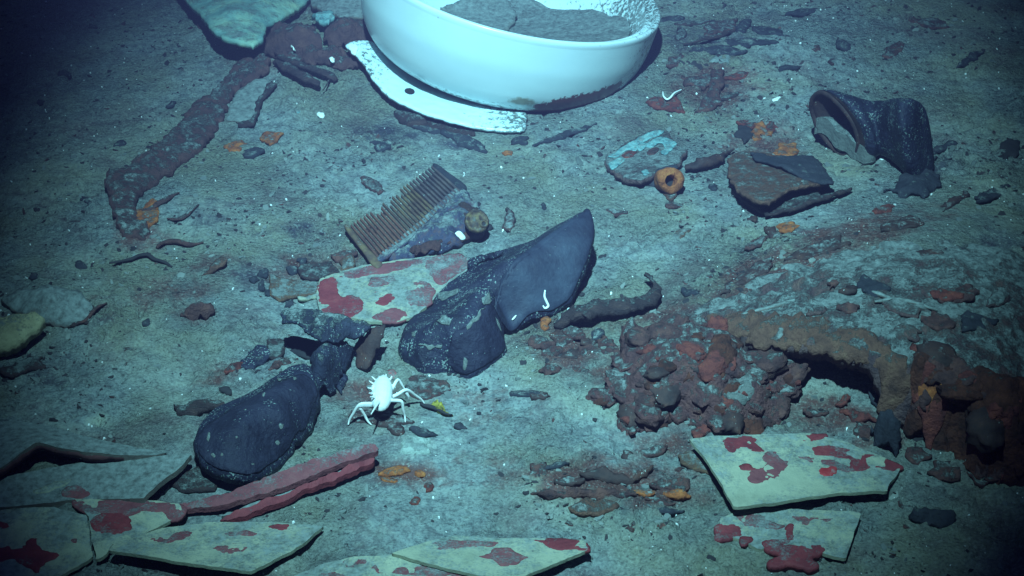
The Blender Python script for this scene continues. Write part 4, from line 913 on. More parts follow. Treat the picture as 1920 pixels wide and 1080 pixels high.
V, F, cont = solid(loop3(c_out), loop3([(1220, 690, 4.2), (1300, 680, 5.2), (1360, 690, 4.8), (1250, 750, 2.2), (1340, 760, 2.6), (1420, 720, 3.4), (1190, 740, 2.0)]), step=.0036, edge=.008, thick=.03, rnd=.005, jag=.003, amp=.002, freq=40,
                   lump=lambda x, y: .017 * (.55 - worley(x + .012 * fbm(x, y, 30, 2, 3), y, 36, 8)) + .009 * fbm(x, y, 55, 3, 9, .65))
mat('nodule_core', [(.3, (.034, .018, .024)), (.5, (.11, .045, .046)), (.75, (.19, .08, .065))], 60, dust=.43, dscale=60, rough=.9, bump=1.0, bscale=220, bdist=.005)
link('core', V, F, 'nodule_core', con)
ICO = []
for s in range(5):
    bm = bmesh.new(); bmesh.ops.create_icosphere(bm, subdivisions=3, radius=1)
    for v in bm.verts:
        n = float(fbm(v.co.x + v.co.z * 1.3, v.co.y - v.co.z * .7, 1.3, 3, 600 + s)); n2 = float(fbm(v.co.x * 1.1 + v.co.z, v.co.y + 2 * v.co.z, 3.4, 2, 700 + s))
        v.co *= 1 + .46 * n + .26 * n2
    m_ = bpy.data.meshes.new('nodule'); bm.to_mesh(m_); bm.free(); m_.polygons.foreach_set('use_smooth', [True] * len(m_.polygons)); ICO.append(m_)
NMESH = {}
def nodule(parent, px, py, r, material, surf, sx=1, sy=1, sz=.7, h=0.0, rs=None):
    key = (rs.randrange(5), material)
    if key not in NMESH:
        m_ = ICO[key[0]].copy(); m_.materials.append(MATS[material]); NMESH[key] = m_
    o = bpy.data.objects.new('nodule', NMESH[key]); COL.objects.link(o); o.parent = parent
    p = G(px, py, h, surf)
    o.location = Vector(p) - Vector(parent.location)
    o.rotation_euler = (rs.uniform(-.5, .5), rs.uniform(-.5, .5), rs.uniform(0, 6.28)); o.scale = (r * sx, r * sy, r * sz)
    return o
rs = random.Random(33)
poly = np.array([(p[0], p[1]) for p in c_out], float)
pts = []
tries = 0
while len(pts) < 40 and tries < 9000:
    tries += 1
    x, y = rs.uniform(1100, 1500), rs.uniform(592, 812)
    if not inside(poly, np.array([[x, y]]))[0]: continue
    if 1360 < x < 1440 and 710 < y < 765: continue
    if min([math.hypot(x - a, (y - b) * 1.25) for a, b in pts] or [99]) < 34: continue
    pts.append((x, y))
for (x, y) in pts:
    m_ = rs.choice(['rust_brown', 'rust_brown', 'nodule_core', 'nodule_core', 'rust_red', 'rust_deep', 'nodule_core', 'leather_brown'])
    nodule(con, x, y, rs.uniform(.009, .017), m_, cont, rs.uniform(.9, 1.7), rs.uniform(.7, 1.2), rs.uniform(.5, .75), -.0085, rs)
for (x, y, r, m_) in ((1262, 610, .016, 'rust_brown'), (1250, 630, .018, 'rust_brown'), (1197, 635, .019, 'rust_brown'), (1290, 660, .017, 'rust_red'), (1350, 668, .020, 'rust_deep'), (1335, 690, .018, 'rust_red'), (1215, 775, .018, 'nodule_core'), (1180, 780, .014, 'leather_brown'), (1370, 790, .016, 'leather_brown'), (1345, 795, .014, 'nodule_core'), (1430, 680, .022, 'rust_brown')):
    nodule(con, x, y, r, m_, cont, 1.3, .9, .7, -.004, rs)
def crust_plates(parent, n, region, polyg, surf, mats, smin, smax, seed):
    r = random.Random(seed); k = 0; t_ = 0
    while k < n and t_ < n * 30:
        t_ += 1
        x, y = r.uniform(region[0], region[1]), r.uniform(region[2], region[3])
        if not inside(polyg, np.array([[x, y]]))[0]: continue
        w = r.uniform(smin, smax); ol = chip_outline(x, y, w, w * r.uniform(.45, .8), r.uniform(-60, 60), 8, .38, 0, seed=seed * 1000 + t_)
        tx, ty = r.uniform(-.5, .5) / w, r.uniform(.1, .8) / w
        ol = [(a, b, max(-.3, .15 + ((a - x) * tx + (b - y) * ty) * 1.6)) for a, b, _ in ol]
        body('crust_plate', ol, None, r.choice(mats), parent, surf=surf, step=.0036, edge=.004, thick=.007, rnd=.001, jag=.004, amp=.003, freq=60, rounded=False)
        k += 1
crust_plates(con, 62, (1110, 1495, 600, 805), poly, cont, ['rust_brown', 'nodule_core', 'nodule_core', 'rust_red', 'leather_brown', 'rust_deep'], 22, 52, 5)
body('silt_pocket', [(1362, 742, .2), (1380, 728, .4), (1405, 716, .5), (1424, 718, .5), (1424, 738, .3), (1400, 754, .2), (1372, 754, .1)], None, 'silt_fill', con, surf=cont, step=.003, edge=.004, thick=.006, zoff=.004, amp=.0014, jag=.003)

# ------------------------------------------------------------------ crust shell with a dark hollow under its front lip
shell = empty('rust_shell', G(1550, 720), 'silt-covered rust shell with a dark hollow under its orange-brown lip', 'rust shell')
s_out = [(1292, 590, .8), (1335, 606, 2.4), (1380, 624, 3.8), (1413, 640, 4.6), (1467, 646, 5.2), (1540, 656, 5.7), (1597, 669, 5.9), (1633, 686, 5.8), (1646, 716, 4.6), (1654, 752, 2.8), (1660, 790, 1.0), (1690, 790, 1.0), (1712, 740, 4.5), (1730, 700, 6.0), (1790, 715, 6.2),
         (1850, 725, 6.2), (2010, 745, .5), (2040, 570, -.3), (1900, 470, .4), (1800, 455, -.3), (1680, 452, -.4), (1560, 470, -.4), (1450, 505, -.4), (1370, 545, -.3)]
s_in = [(1430, 606, 5.0), (1500, 612, 5.7), (1580, 630, 6.2), (1660, 660, 6.5), (1680, 720, 4.8), (1520, 560, 4.2), (1620, 560, 4.8), (1740, 580, 5.2), (1840, 560, 4.2), (1600, 510, 1.8), (1750, 510, 2.2), (1450, 560, 2.6)]
V, F, sht = solid(loop3(s_out), loop3(s_in), step=.0042, edge=.012, thick=.018, slope=.3, rnd=.005, jag=.003, amp=.0022, freq=32,
                  lump=lambda x, y: .020 * (.5 - worley(x + .5 * y, y * 1.2, 26, 18)) * np.clip(.3 + 2 * fbm(x, y, 6, 2, 44), 0, 1) + .007 * fbm(x, y, 60, 3, 45))
mat('shell_silt', [(.3, (.040, .026, .034)), (.5, (.105, .060, .062)), (.75, (.18, .11, .09))], 40, dust=.46, dscale=24, rough=.95, bump=1.0, bscale=170, bdist=.006)
link('crust', V, F, 'shell_silt', shell)
body('lip', [(1300, 588, .2), (1345, 592, .3), (1385, 586, .3), (1430, 582, .3), (1500, 590, .3), (1580, 604, .3), (1655, 634, .3), (1697, 680, .3), (1700, 740, .2), (1690, 780, .1), (1664, 786, .1), (1656, 752, .1), (1648, 716, .1), (1634, 688, .1), (1597, 671, .1), (1540, 658, .1), (1467, 648, .1), (1413, 642, .1), (1380, 626, .1), (1335, 608, .1)],
     None, 'rust_lip', shell, surf=sht, step=.004, edge=.006, thick=.010, rnd=.003, jag=.007, amp=.0045, freq=55, lump=lambda x, y: .010 * (.5 - worley(x, y, 46, 28)), zoff=.001)
for (x, y, w, h, a) in ((1592, 541, 34, 16, -10), (1640, 535, 60, 30, 15), (1565, 528, 26, 12, -30), (1690, 575, 70, 24, 20), (1760, 600, 60, 30, 10), (1800, 550, 80, 26, -10), (1530, 580, 40, 16, -10), (1700, 620, 50, 22, 15), (1830, 600, 70, 36, 5), (1590, 575, 40, 16, 0), (1740, 545, 44, 18, 10), (1870, 560, 50, 24, -10)):
    body('crust_flake', chip_outline(x, y, w, h, a, 12, .28, .35), None, rs.choice(['shell_silt', 'rust_brown', 'leather_brown', 'flake_navy']), shell, surf=sht, step=.0035, edge=.004, thick=.006, rnd=.002, jag=.003, amp=.003, zoff=.001)
body('orange_flake', chip_outline(1775, 552, 62, 22, 8, 12, .25, .4), None, 'rust_red', shell, surf=sht, step=.0035, edge=.004, thick=.006, rnd=.002, jag=.003, amp=.003, zoff=.002)
for pr in ([(1640, 566), (1680, 562), (1720, 570), (1758, 582)], [(1500, 560), (1440, 578), (1390, 590)], [(1620, 545), (1660, 556), (1690, 575)]):
    P = catmull(loop3([(x, y, .25) for x, y in pr], sht), False, 6); V, F = tube(P, [.0015, .003, .0025, .0012], 6, .2, 3); link('worm_tube', V, F, 'sheet_grey', shell)

# deep rust mass at the right edge
mass = empty('rust_mass', G(1800, 880), 'big dark orange-red rust mass with a small black hole, right edge', 'rust mass')
m_out = [(1668, 712, 2.6), (1676, 668, 5.4), (1715, 640, 7.4), (1745, 655, 7.8), (1772, 688, 7.4), (1805, 700, 7.4), (1835, 690, 7.8), (1900, 698, 8.0), (1970, 715, 7.5), (2020, 800, 5.0), (2010, 900, .5), (1930, 905, 0), (1860, 895, 0), (1815, 870, .2), (1790, 842, .6), (1764, 826, 1.0), (1752, 806, 2.0), (1728, 796, 2.4), (1706, 802, 1.6), (1690, 792, .6), (1672, 762, .6)]
V, F, mst = solid(loop3(m_out), loop3([(1720, 690, 7.0), (1730, 740, 5.0), (1780, 740, 6.0), (1850, 760, 6.4), (1920, 780, 6.0), (1830, 830, 3.2), (1900, 850, 2.8)]), step=.0042, edge=.010, thick=.03, rnd=.006, jag=.003, amp=.003, freq=26,
                  lump=lambda x, y: .020 * (.5 - worley(x + .02 * fbm(x, y, 12, 2, 5), y * 1.2, 15, 58)) + .016 * fbm(x, y, 26, 4, 59, .6))
link('rust_body', V, F, 'rust_deep', mass)
for (x, y, w, h, a, m_) in ((1722, 690, 70, 60, 60, 'rust_red'), (1740, 740, 80, 50, 40, 'rust_orange'), (1712, 665, 34, 36, 0, 'rust_red'), (1820, 710, 60, 24, 10, 'rust_red')):
    body('rust_scab', chip_outline(x, y, w, h, a, 13, .25, .2), None, m_, mass, surf=mst, step=.004, edge=.004, thick=.006, rnd=.002, jag=.003, amp=.003, zoff=.001)
crust_plates(mass, 34, (1685, 1915, 650, 885), np.array([(p[0], p[1]) for p in m_out], float), mst, ['rust_deep', 'rust_deep', 'rust_red', 'rust_brown'], 34, 90, 6)
for k in range(8):
    x, y = rs.uniform(1690, 1918), rs.uniform(655, 880)
    if not inside(np.array([(p[0], p[1]) for p in m_out], float), np.array([[x, y]]))[0]: continue
    nodule(mass, x, y, rs.uniform(.012, .030), rs.choice(['rust_deep', 'rust_deep', 'rust_red', 'rust_brown', 'leather_brown']), mst, rs.uniform(.9, 1.7), rs.uniform(.7, 1.2), rs.uniform(.35, .55), -.011, rs)
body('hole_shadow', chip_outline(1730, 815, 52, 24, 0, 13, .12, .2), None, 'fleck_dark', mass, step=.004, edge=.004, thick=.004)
frag('rust_fin', 'dark upright rust fin between the raised tile and rust mass', 'rust fin', [(1632, 800, 1.2), (1648, 776, 3.4), (1672, 772, 4.2), (1690, 790, 3.6), (1690, 820, 2.0), (1680, 852, .4), (1662, 846, .4), (1642, 826, .5)], 'flake_navy', [(1665, 805, 3.0)], step=.003, edge=.006, thick=.012, amp=.002)
for (x, y, w, h, a, m_, lab) in ((1612, 778, 60, 20, 15, 'rust_red', 'red crumb left of the dark rust fin'), (1580, 750, 30, 16, 0, 'rust_red', 'small red crumb in front of the dark hollow'), (1660, 750, 60, 34, 20, 'flake_navy', 'grey lump just above the dark rust fin'), (1715, 850, 50, 26, 10, 'rust_brown', 'brown lump right of the dark rust fin'), (1770, 880, 60, 30, 0, 'rust_brown', 'brown lump in front of the black hole'), (1620, 805, 50, 16, 20, 'rust_brown', 'brown slab behind the right end of the raised tile'), (1530, 770, 40, 14, -5, 'rust_brown', 'faint brown crumb behind the raised tile')):
    chip('rust_crumb', lab, 'rust crumb', x, y, w, h, a, m_, .9, 'crumbs before the rust mass', amp=.004, step=.0034)
frag('dark_lump', 'dark lump on bare silt, far lower right', 'lump', [(1704, 962, .4), (1715, 948, 1.6), (1745, 944, 2.0), (1775, 950, 1.8), (1790, 965, 1.2), (1788, 985, .4), (1765, 984, .5), (1740, 978, .7), (1715, 975, .5)], 'flake_navy', [(1745, 960, 2.2)], step=.0035, edge=.006, thick=.012, amp=.003)

# ------------------------------------------------------------------ painted wood, rust ring, rust plates
pw = empty('painted_board', G(1210, 320), 'weathered board with flaking turquoise paint, right of the flange', 'board')
V, F, pwt = solid(loop3([(1136, 294, .5), (1167, 271, 1.0), (1216, 245, 1.3), (1248, 243, 1.4), (1268, 268, 1.2), (1288, 282, 1.0), (1266, 309, 1.3), (1237, 320, 1.5), (1206, 336, 1.6), (1172, 333, 1.2), (1144, 317, .8)]), None, step=.0036, edge=.007, thick=.010, rnd=.002, jag=.003, amp=.0015, freq=40)
brd = link('board', V, F, 'shell_silt', pw)
for pts in ([(1140, 294), (1168, 276), (1215, 249), (1246, 245), (1238, 252), (1200, 270), (1192, 282), (1176, 281), (1155, 294)], [(1142, 305), (1162, 296), (1170, 300), (1158, 312), (1146, 317)], [(1210, 270), (1240, 256), (1262, 265), (1268, 273), (1250, 280), (1240, 268), (1220, 276)],
            [(1203, 322), (1212, 318), (1217, 325), (1208, 329)], [(1192, 276), (1206, 268), (1212, 274), (1200, 282)], [(1238, 284), (1256, 277), (1262, 281), (1246, 290)]):
    body('paint_flake', [(x, y, .1) for x, y in pts], None, 'turquoise_paint', brd, surf=pwt, step=.0028, edge=.002, thick=.002, rnd=.0008, jag=.0025, amp=.001, zoff=.0012)
body('red_patch', [(1166, 291), (1184, 282), (1194, 285), (1186, 294), (1172, 296)], None, 'rust_red', brd, surf=pwt, step=.0028, edge=.002, thick=.002, rnd=.0008, jag=.002, zoff=.0012)
body('red_patch', [(1212, 284), (1230, 277), (1236, 282), (1220, 292)], None, 'rust_brown', brd, surf=pwt, step=.0028, edge=.002, thick=.002, rnd=.0008, jag=.002, zoff=.0012)
ring = empty('rust_ring', G(1256, 355), 'orange rusted pipe end with dark bore, below the turquoise board', 'pipe end')
rc = G(1258, 338, .020)
MR = Matrix.Translation(Vector(rc)) @ Matrix.Rotation(math.radians(20), 4, 'Z') @ Matrix.Rotation(math.radians(62), 4, 'X')
prof = [(.0075, -.02), (.0080, .004), (.0105, .0065), (.0140, .0060), (.0180, .002), (.0185, -.008), (.0170, -.02), (.012, -.034), (.005, -.044), (.0005, -.046)]
V, F = lathe(dense(prof, 3), 48, MR)
V = V + .0070 * np.stack([fbm(V[:, 0], V[:, 2], 30, 4, 811), fbm(V[:, 0], V[:, 2], 30, 4, 812), fbm(V[:, 0], V[:, 1], 30, 4, 813)], 1)
link('pipe_wall', V, F, 'rust_orange', ring)
V, F = lathe([(.0001, -.006), (.0085, -.006)], 24, MR); link('bore', V, F, 'fleck_dark', ring)
frag('dark_wedge', 'dark wedge leading left from the rusted pipe end', 'wedge', [(1175, 338, .3), (1205, 332, .8), (1236, 316, 2.0), (1258, 306, 2.4), (1272, 312, 2.2), (1250, 330, 1.2), (1238, 344, .5), (1206, 344, .3)], 'flake_navy', step=.003)
frag('rust_tongue', 'orange-brown rust tongue hanging below the pipe end', 'rust flake', [(1243, 352, .6), (1262, 352, .9), (1272, 348, .9), (1270, 362, .5), (1258, 374, .2), (1248, 368, .3)], 'rust_lip', step=.003)
rod('stick', [(1284, 314, .8), (1310, 308, 1.2), (1338, 301, 1.0), (1362, 288, .5), (1376, 283, .2)], [.006, .009, .008, .004, .001], 'leather_brown', 'dark tapering stick right of the rusted pipe end', 'stick')
frag('rust_plate', 'tan and orange rust plate, front edge lifted over dark shadow', 'rust plate', [(1364, 298, 2.2), (1382, 286, 2.2), (1408, 282, 2.2), (1440, 286, 2.0), (1480, 296, 1.8), (1530, 318, 1.8), (1560, 338, 2.0), (1540, 344, 2.2), (1511, 347, 2.6), (1485, 351, 2.8), (1462, 366, 3.0), (1442, 378, 3.2), (1424, 376, 3.2), (1404, 370, 3.2), (1382, 352, 3.0), (1368, 334, 2.8)],
     'rust_lip', [(1430, 325, 2.8), (1480, 322, 2.4)], step=.0034, edge=.005, thick=.006, jag=.003, amp=.002, freq=40, group='rust plates')
frag('navy_plate', 'blue-black plate lying on the tan rust plate', 'rust plate', [(1408, 283, 2.8), (1425, 284, 2.8), (1450, 292, 2.8), (1490, 290, 2.6), (1525, 290, 2.2), (1540, 304, 2.2), (1552, 322, 2.2), (1565, 342, 2.2), (1530, 340, 2.6), (1500, 330, 2.8), (1470, 312, 3.1), (1440, 304, 3.1), (1416, 298, 3.0)], 'flake_navy', None, step=.0034, edge=.003, thick=.004, jag=.003, amp=.0016, group='rust plates')
frag('rust_plate', 'lower silted plate under the tan rust plate', 'rust plate', [(1372, 352, .9), (1400, 380, .9), (1432, 396, .9), (1450, 398, .9), (1500, 380, .8), (1548, 368, .7), (1530, 356, .7), (1450, 360, .6)], 'wood_dark', None, step=.0036, edge=.004, thick=.006, jag=.003, group='rust plates')
rod('stick', [(1434, 402, .8), (1470, 396, .9), (1520, 379, .9), (1560, 366, .9), (1598, 354, .6)], [.003, .0045, .005, .0045, .0025], 'wood_dark', 'long thin dark stick along the front of the rust plates', 'stick')
body_list = [(1398, 230, 30, 18, 10, 'rust_red', 'red rust chip highest of those behind the rust plates'), (1428, 243, 34, 30, -10, 'rust_orange', 'orange-pink rust chip behind the rust plates'), (1448, 236, 28, 14, 5, 'rust_red', 'red rust chip left of the upper right boot'), (1396, 248, 26, 24, 15, 'fleck_dark', 'black chip beside the orange-pink rust chip'),
             (1476, 278, 50, 22, -8, 'rust_orange', 'orange flake on the far edge of the rust plates'), (1526, 350, 24, 20, 0, 'rust_orange', 'small orange flake at the right tip of the rust plates'), (1474, 424, 44, 18, -12, 'rust_orange', 'bright orange flake below the rust plates'), (1444, 430, 30, 16, 30, 'leather_brown', 'dark chip left of the bright orange flake'),
             (1459, 443, 14, 16, 0, 'rust_lip', 'small yellow-brown tail of the bright orange flake'), (1278, 435, 46, 12, -25, 'wood_brown', 'lone brown wood splinter on pale silt, centre right'), (1412, 408, 16, 8, 0, 'leather_brown', 'small brown chip under the long thin stick'), (1260, 382, 34, 10, -10, 'rust_brown', 'thin purple-brown chip below the pipe end'),
             (1338, 348, 20, 8, 0, 'flake_navy', 'small dark chip between pipe end and rust plates'), (1418, 452, 42, 13, -28, 'rust_brown', 'brown streak fragment left of the silt ridge'), (1412, 508, 100, 18, -30, 'leather_brown', 'long brown fragment above the concretion'), (1535, 463, 120, 22, -18, 'leather_brown', 'longest brown fragment on the silt ridge'), (1370, 535, 60, 14, -30, 'leather_brown', 'brown fragment just above the concretion top'),
             (1290, 545, 36, 12, -5, 'flake_navy', 'dark chip right of the hooked stick end'), (1658, 389, 42, 12, -14, 'rust_red', 'red strip fragment below the dark cluster'), (1690, 418, 90, 18, -12, 'leather_brown', 'dim brown slab under the red strip fragment')]
for (x, y, w, h, a, m_, lab) in body_list:
    chip('rust_chip', lab, 'rust chip', x, y, w, h, a, m_, .55, 'rust chips on the right', step=.003, amp=.0025)
frag('navy_cluster', 'ragged blue-black flake cluster below the upper right boot', 'flake', [(1654, 358, .3), (1680, 345, .8), (1690, 325, 1.2), (1712, 313, 1.3), (1740, 318, 1.2), (1765, 325, .8), (1762, 345, .6), (1745, 355, .5), (1735, 368, .4), (1712, 362, .4), (1690, 364, .4), (1672, 356, .3)], 'flake_navy', [(1712, 338, 1.5)], step=.0034, amp=.004, jag=.005)
# upper right wreckage
UR = [(1409, 76, 114, 14, 2, 'flake_navy', 'long dark flat splinter, right of the basin'), (1441, 57, 56, 12, 8, 'flake_navy', 'ragged dark splinter above the long flat one'), (1352, 50, 66, 22, -15, 'rust_brown', 'reddish broken piece at the top, right of basin'), (1345, 92, 86, 16, 2, 'flake_navy', 'blue-grey flat piece right of the basin'), (1351, 110, 36, 20, 0, 'stone_grey', 'grey rounded pebble on the blue-grey flat piece'),
      (1264, 112, 36, 16, -25, 'rust_brown', 'dark red curl touching the basin\'s right side'), (1311, 150, 56, 20, 3, 'rust_brown', 'dark red chunk left of the forked red piece'), (1384, 139, 52, 12, -14, 'rust_red', 'orange-red arm right of the forked red piece'), (1479, 124, 44, 8, 0, 'flake_navy', 'thin dark splinter left of the upper right boot'), (1395, 45, 30, 20, -40, 'flake_navy', 'small dark piece right of the reddish broken one'),
      (1262, 32, 44, 8, -3, 'flake_navy', 'dark splinter beside the basin rim'), (1295, 41, 60, 7, -3, 'wood_dark', 'thin dark splinter right of the basin rim'), (1277, 60, 16, 22, 10, 'wood_dark', 'short dark stub right of the basin wall'), (1365, 180, 40, 7, -18, 'wood_dark', 'thin dark twig right of the forked red piece'), (1302, 118, 50, 7, 10, 'fleck_dark', 'arched black strip right of the basin base'), (1308, 120, 18, 12, 30, 'fleck_dark', 'tiny black scrap under the arched strip'),
      (1675, 92, 44, 18, -30, 'rust_brown', 'dim brown scrap above the upper right boot'), (1581, 80, 26, 14, 30, 'flake_navy', 'small dark scrap above the boot collar'), (1820, 107, 56, 12, -32, 'flake_navy', 'dark splinter near the right edge, upper'), (1763, 277, 80, 11, -25, 'flake_navy', 'dark streak fragment running up right below the boot'), (1734, 302, 46, 14, -10, 'flake_navy', 'small dark flake above the ragged cluster'), (1892, 278, 34, 40, 10, 'fleck_dark', 'black lump near the right edge'),
      (1795, 372, 60, 14, -30, 'leather_brown', 'dim brown splinter right of the ragged cluster'), (1860, 360, 60, 16, -20, 'flake_navy', 'dim dark splinter at far right'), (1500, 20, 50, 8, -5, 'flake_navy', 'thin dark splinter at the top right'), (1740, 40, 60, 14, 10, 'rust_brown', 'dim reddish scrap at the top right'), (1530, 88, 16, 12, 0, 'rust_brown', 'tiny reddish scrap left of the boot collar, above'), (1720, 480, 80, 16, -8, 'leather_brown', 'dim brown slab on the crust, far right')]
for (x, y, w, h, a, m_, lab) in UR:
    chip('wreck_scrap', lab, 'scrap', x, y, w, h, a, m_, .6, 'wreck scraps at upper right', step=.0034, amp=.002, jag=.003)
frag('forked_piece', 'forked dull red piece lying right of the basin', 'rust piece', [(1334, 128, .9), (1358, 129, .9), (1358, 148, .8), (1349, 176, .7), (1354, 190, .6), (1335, 202, .5), (1302, 213, .4), (1316, 190, .6), (1328, 167, .7), (1333, 148, .8)], 'rust_brown', step=.003)
rod('stick', [(1281, 82, .4), (1312, 76, .7), (1345, 68, .7), (1378, 57, .4)], [.0015, .004, .0045, .002], 'wood_dark', 'thin dark stick right of the basin, rising right', 'stick')
frag('red_plate', 'dark red plate under a white worm, below the basin\'s right side', 'rust plate', [(1210, 190, .3), (1228, 179, .6), (1250, 182, .7), (1270, 178, .7), (1277, 194, .6), (1286, 209, .4), (1258, 204, .4), (1228, 201, .3)], 'rust_red', step=.003)
# dark flakes below the flange
for (x, y, w, h, a, m_, lab) in ((700, 262, 40, 10, 20, 'flake_navy', 'thin dark flake left below the flange'), (722, 272, 34, 16, -20, 'flake_navy', 'dark flake below the flange, left'), (870, 262, 80, 18, 22, 'flake_navy', 'long dark flake below the flange, right end'), (800, 240, 60, 10, 15, 'flake_navy', 'dark sliver hugging the flange front'), (950, 284, 22, 8, 0, 'rust_orange', 'tiny orange flake below the basin'), (975, 262, 34, 12, -5, 'flake_navy', 'small dark flake under the basin base'), (1060, 250, 100, 12, -18, 'flake_navy', 'long dark crust streak below the basin\'s chipped base'),
                               (700, 345, 50, 16, 30, 'rust_brown', 'brown-purple flake left of the comb tips'), (955, 410, 20, 44, 5, 'leather_brown', 'upright purple-brown chip between comb and boot heel'), (1020, 385, 14, 16, 0, 'flake_navy', 'small blue chip above the boot heel'), (916, 425, 14, 8, 0, 'fleck_dark', 'tiny black chip by the brass fitting'), (1140, 480, 30, 6, 0, 'fleck_dark', 'thin black splinter right of the boot heel'),
                               (1160, 395, 40, 10, 8, 'rust_brown', 'thin brown chip on pale silt above the boot heel'), (1086, 535, 20, 14, -50, 'rust_red', 'tiny red tuft at the edge of the middle boot'), (545, 210, 30, 5, -10, 'turquoise_paint', 'thin turquoise sliver left of the flange'), (985, 735, 50, 10, 0, 'flake_navy', 'faint dark chip in front of the middle boot toe'), (1010, 738, 40, 10, 0, 'leather_brown', 'faint brown chip left of the concretion'),
                               (120, 135, 24, 9, 10, 'flake_navy', 'dim dark chip at upper left'), (175, 48, 18, 8, 10, 'flake_navy', 'dim dark chip at the top left'), (225, 268, 20, 8, -10, 'flake_navy', 'dim dark chip farther left of the purple plank'), (75, 190, 16, 10, 0, 'flake_navy', 'dim dark chip at the left edge'), (165, 373, 26, 8, 12, 'flake_navy', 'thin dark chip left of the plank end'), (62, 515, 14, 12, 0, 'flake_navy', 'small dark chip near the left edge, middle'), (150, 495, 20, 12, 30, 'flake_navy', 'small dark chip left of the long root')):
    chip('flake', lab, 'flake', x, y, w, h, a, m_, .45, 'thin flakes on the silt', step=.003, amp=.002, jag=.003)

# ------------------------------------------------------------------ rust ridge at bottom centre
for (o_, m_, lab) in (([(1087, 885, .7), (1132, 872, 1.2), (1158, 884, 1.2), (1182, 892, 1.0), (1202, 882, .9), (1226, 870, .7), (1218, 884, .6), (1198, 900, .5), (1174, 906, .5), (1128, 900, .5)], 'leather_brown', 'winged purple-brown plate in the rust ridge, bottom centre'),
                      ([(994, 923, .3), (1030, 914, .9), (1080, 916, 1.0), (1150, 914, 1.0), (1192, 918, .9), (1194, 927, .5), (1140, 931, .4), (1060, 929, .4), (1020, 929, .3)], 'rust_brown', 'long low rust strip in front of the winged plate'),
                      ([(1065, 948, .4), (1090, 934, .8), (1140, 934, .8), (1160, 944, .7), (1150, 956, .6), (1110, 964, .6), (1078, 962, .5)], 'rust_lip', 'pale silted flake with rust-red front edge, bottom centre'),
                      ([(1272, 848, .6), (1290, 842, .8), (1312, 850, .8), (1330, 868, .7), (1338, 885, .5), (1315, 882, .4), (1290, 872, .4), (1275, 862, .4)], 'wood_brown', 'brown plate sticking out under the left edge of the raised tile')):
    frag('ridge_plate', lab, 'rust plate', o_, m_, None, 'plates of the bottom rust ridge', step=.003, amp=.0018)
for (x, y, w, h, a, m_, lab) in ((1071, 899, 58, 14, 5, 'leather_brown', 'purple-brown plate left of the winged plate'), (1012, 880, 36, 26, 10, 'rust_brown', 'reddish lump at the left end of the rust ridge'), (1270, 924, 56, 11, 10, 'rust_orange', 'bright orange streak at the right end of the rust ridge'), (1205, 920, 40, 8, 5, 'rust_orange', 'orange streak in the middle of the rust ridge'), (1242, 953, 72, 13, 12, 'flake_navy', 'dark slab at the lower right of the rust ridge'),
                                 (1233, 936, 54, 9, 14, 'rust_brown', 'brown slab under the orange streak'), (1040, 870, 40, 10, -15, 'flake_navy', 'small dark splinter behind the rust ridge'), (1178, 850, 24, 12, 10, 'leather_brown', 'small purple chip behind the winged plate'), (1225, 845, 60, 14, -10, 'rust_brown', 'faint brown plate left of the raised tile'), (1260, 905, 70, 24, 0, 'rust_brown', 'broad faint brown patch left of the raised tile')):
    chip('ridge_piece', lab, 'rust piece', x, y, w, h, a, m_, .5, 'pieces of the bottom rust ridge', step=.003, amp=.003)

# left edge stones
frag('yellow_stone', 'yellow-green rough stone at the left edge, shadow at its right', 'stone', [(-40, 600, 2.0), (0, 590, 2.6), (35, 588, 3.0), (62, 583, 3.4), (82, 594, 3.4), (74, 608, 3.0), (45, 634, 2.6), (14, 650, 2.2), (-40, 660, 1.6)], 'stone_yellow', [(20, 612, 3.6)], step=.004, edge=.012, thick=.03, amp=.003, jag=.003)
frag('dim_mound', 'dim brown silted mound behind the yellow-green stone', 'mound', [(0, 560, .8), (40, 540, 1.6), (100, 530, 1.8), (150, 545, 1.4), (175, 575, .8), (165, 600, .4), (110, 612, .3), (60, 600, .5)], 'sheet_grey', [(90, 565, 2.4)], step=.005, edge=.006, thick=.02, amp=.004)
chip('dim_slab', 'dim dark slab right of the silted mound, left side', 'slab', 145, 588, 80, 28, -15, 'wood_dark', .7, amp=.003)
chip('dim_slab', 'dim dark slab below the yellow-green stone', 'slab', 45, 685, 80, 24, -15, 'wood_dark', .7, amp=.003)
rod('root', [(140, 605, .3), (160, 600, .4), (180, 578, .5), (200, 568, .3)], [.0015, .0025, .0025, .001], 'rust_brown', 'short brown root right of the silted mound', 'root')

# ------------------------------------------------------------------ white worms
def worm(pix, r, lab, surf=H):
    P = catmull(loop3(pix, surf), False, 8); V, F = tube(P, [r * .6, r, r, r * .5], 8, .04, 2)
    tag(link('worm', V, F, 'shell_white', None), lab, 'worm', 'white worms')
worm([(1022, 544, .15), (1021, 556, .2), (1025, 566, .2), (1028, 574, .2), (1022, 578, .2), (1018, 573, .15)], .0016, 'white hooked worm on the smooth side of the middle boot', b1t)
worm([(960, 600, .4), (964, 596, .4), (968, 591, .4)], .0012, 'tiny straight white worm at the waist of the middle boot', b1t)
worm([(1243, 172, .5), (1244, 180, 1.0), (1250, 186, 1.1), (1257, 183, 1.1), (1265, 174, 1.0), (1278, 168, .6)], .0016, 'white V-shaped worm on the dark red plate')
worm([(963, 187, 2.0), (975, 184, 2.6), (984, 194, 1.8)], .0013, 'thin white worm on the front foot of the basin')
worm([(1482, 667, 1.2), (1487, 676, 1.2), (1484, 686, 1.0)], .0014, 'short white worm beside the dark hollow')
worm([(1567, 228, 1.6), (1572, 236, 1.2), (1578, 238, .9)], .0014, 'short white worm below the collar of the upper right boot')

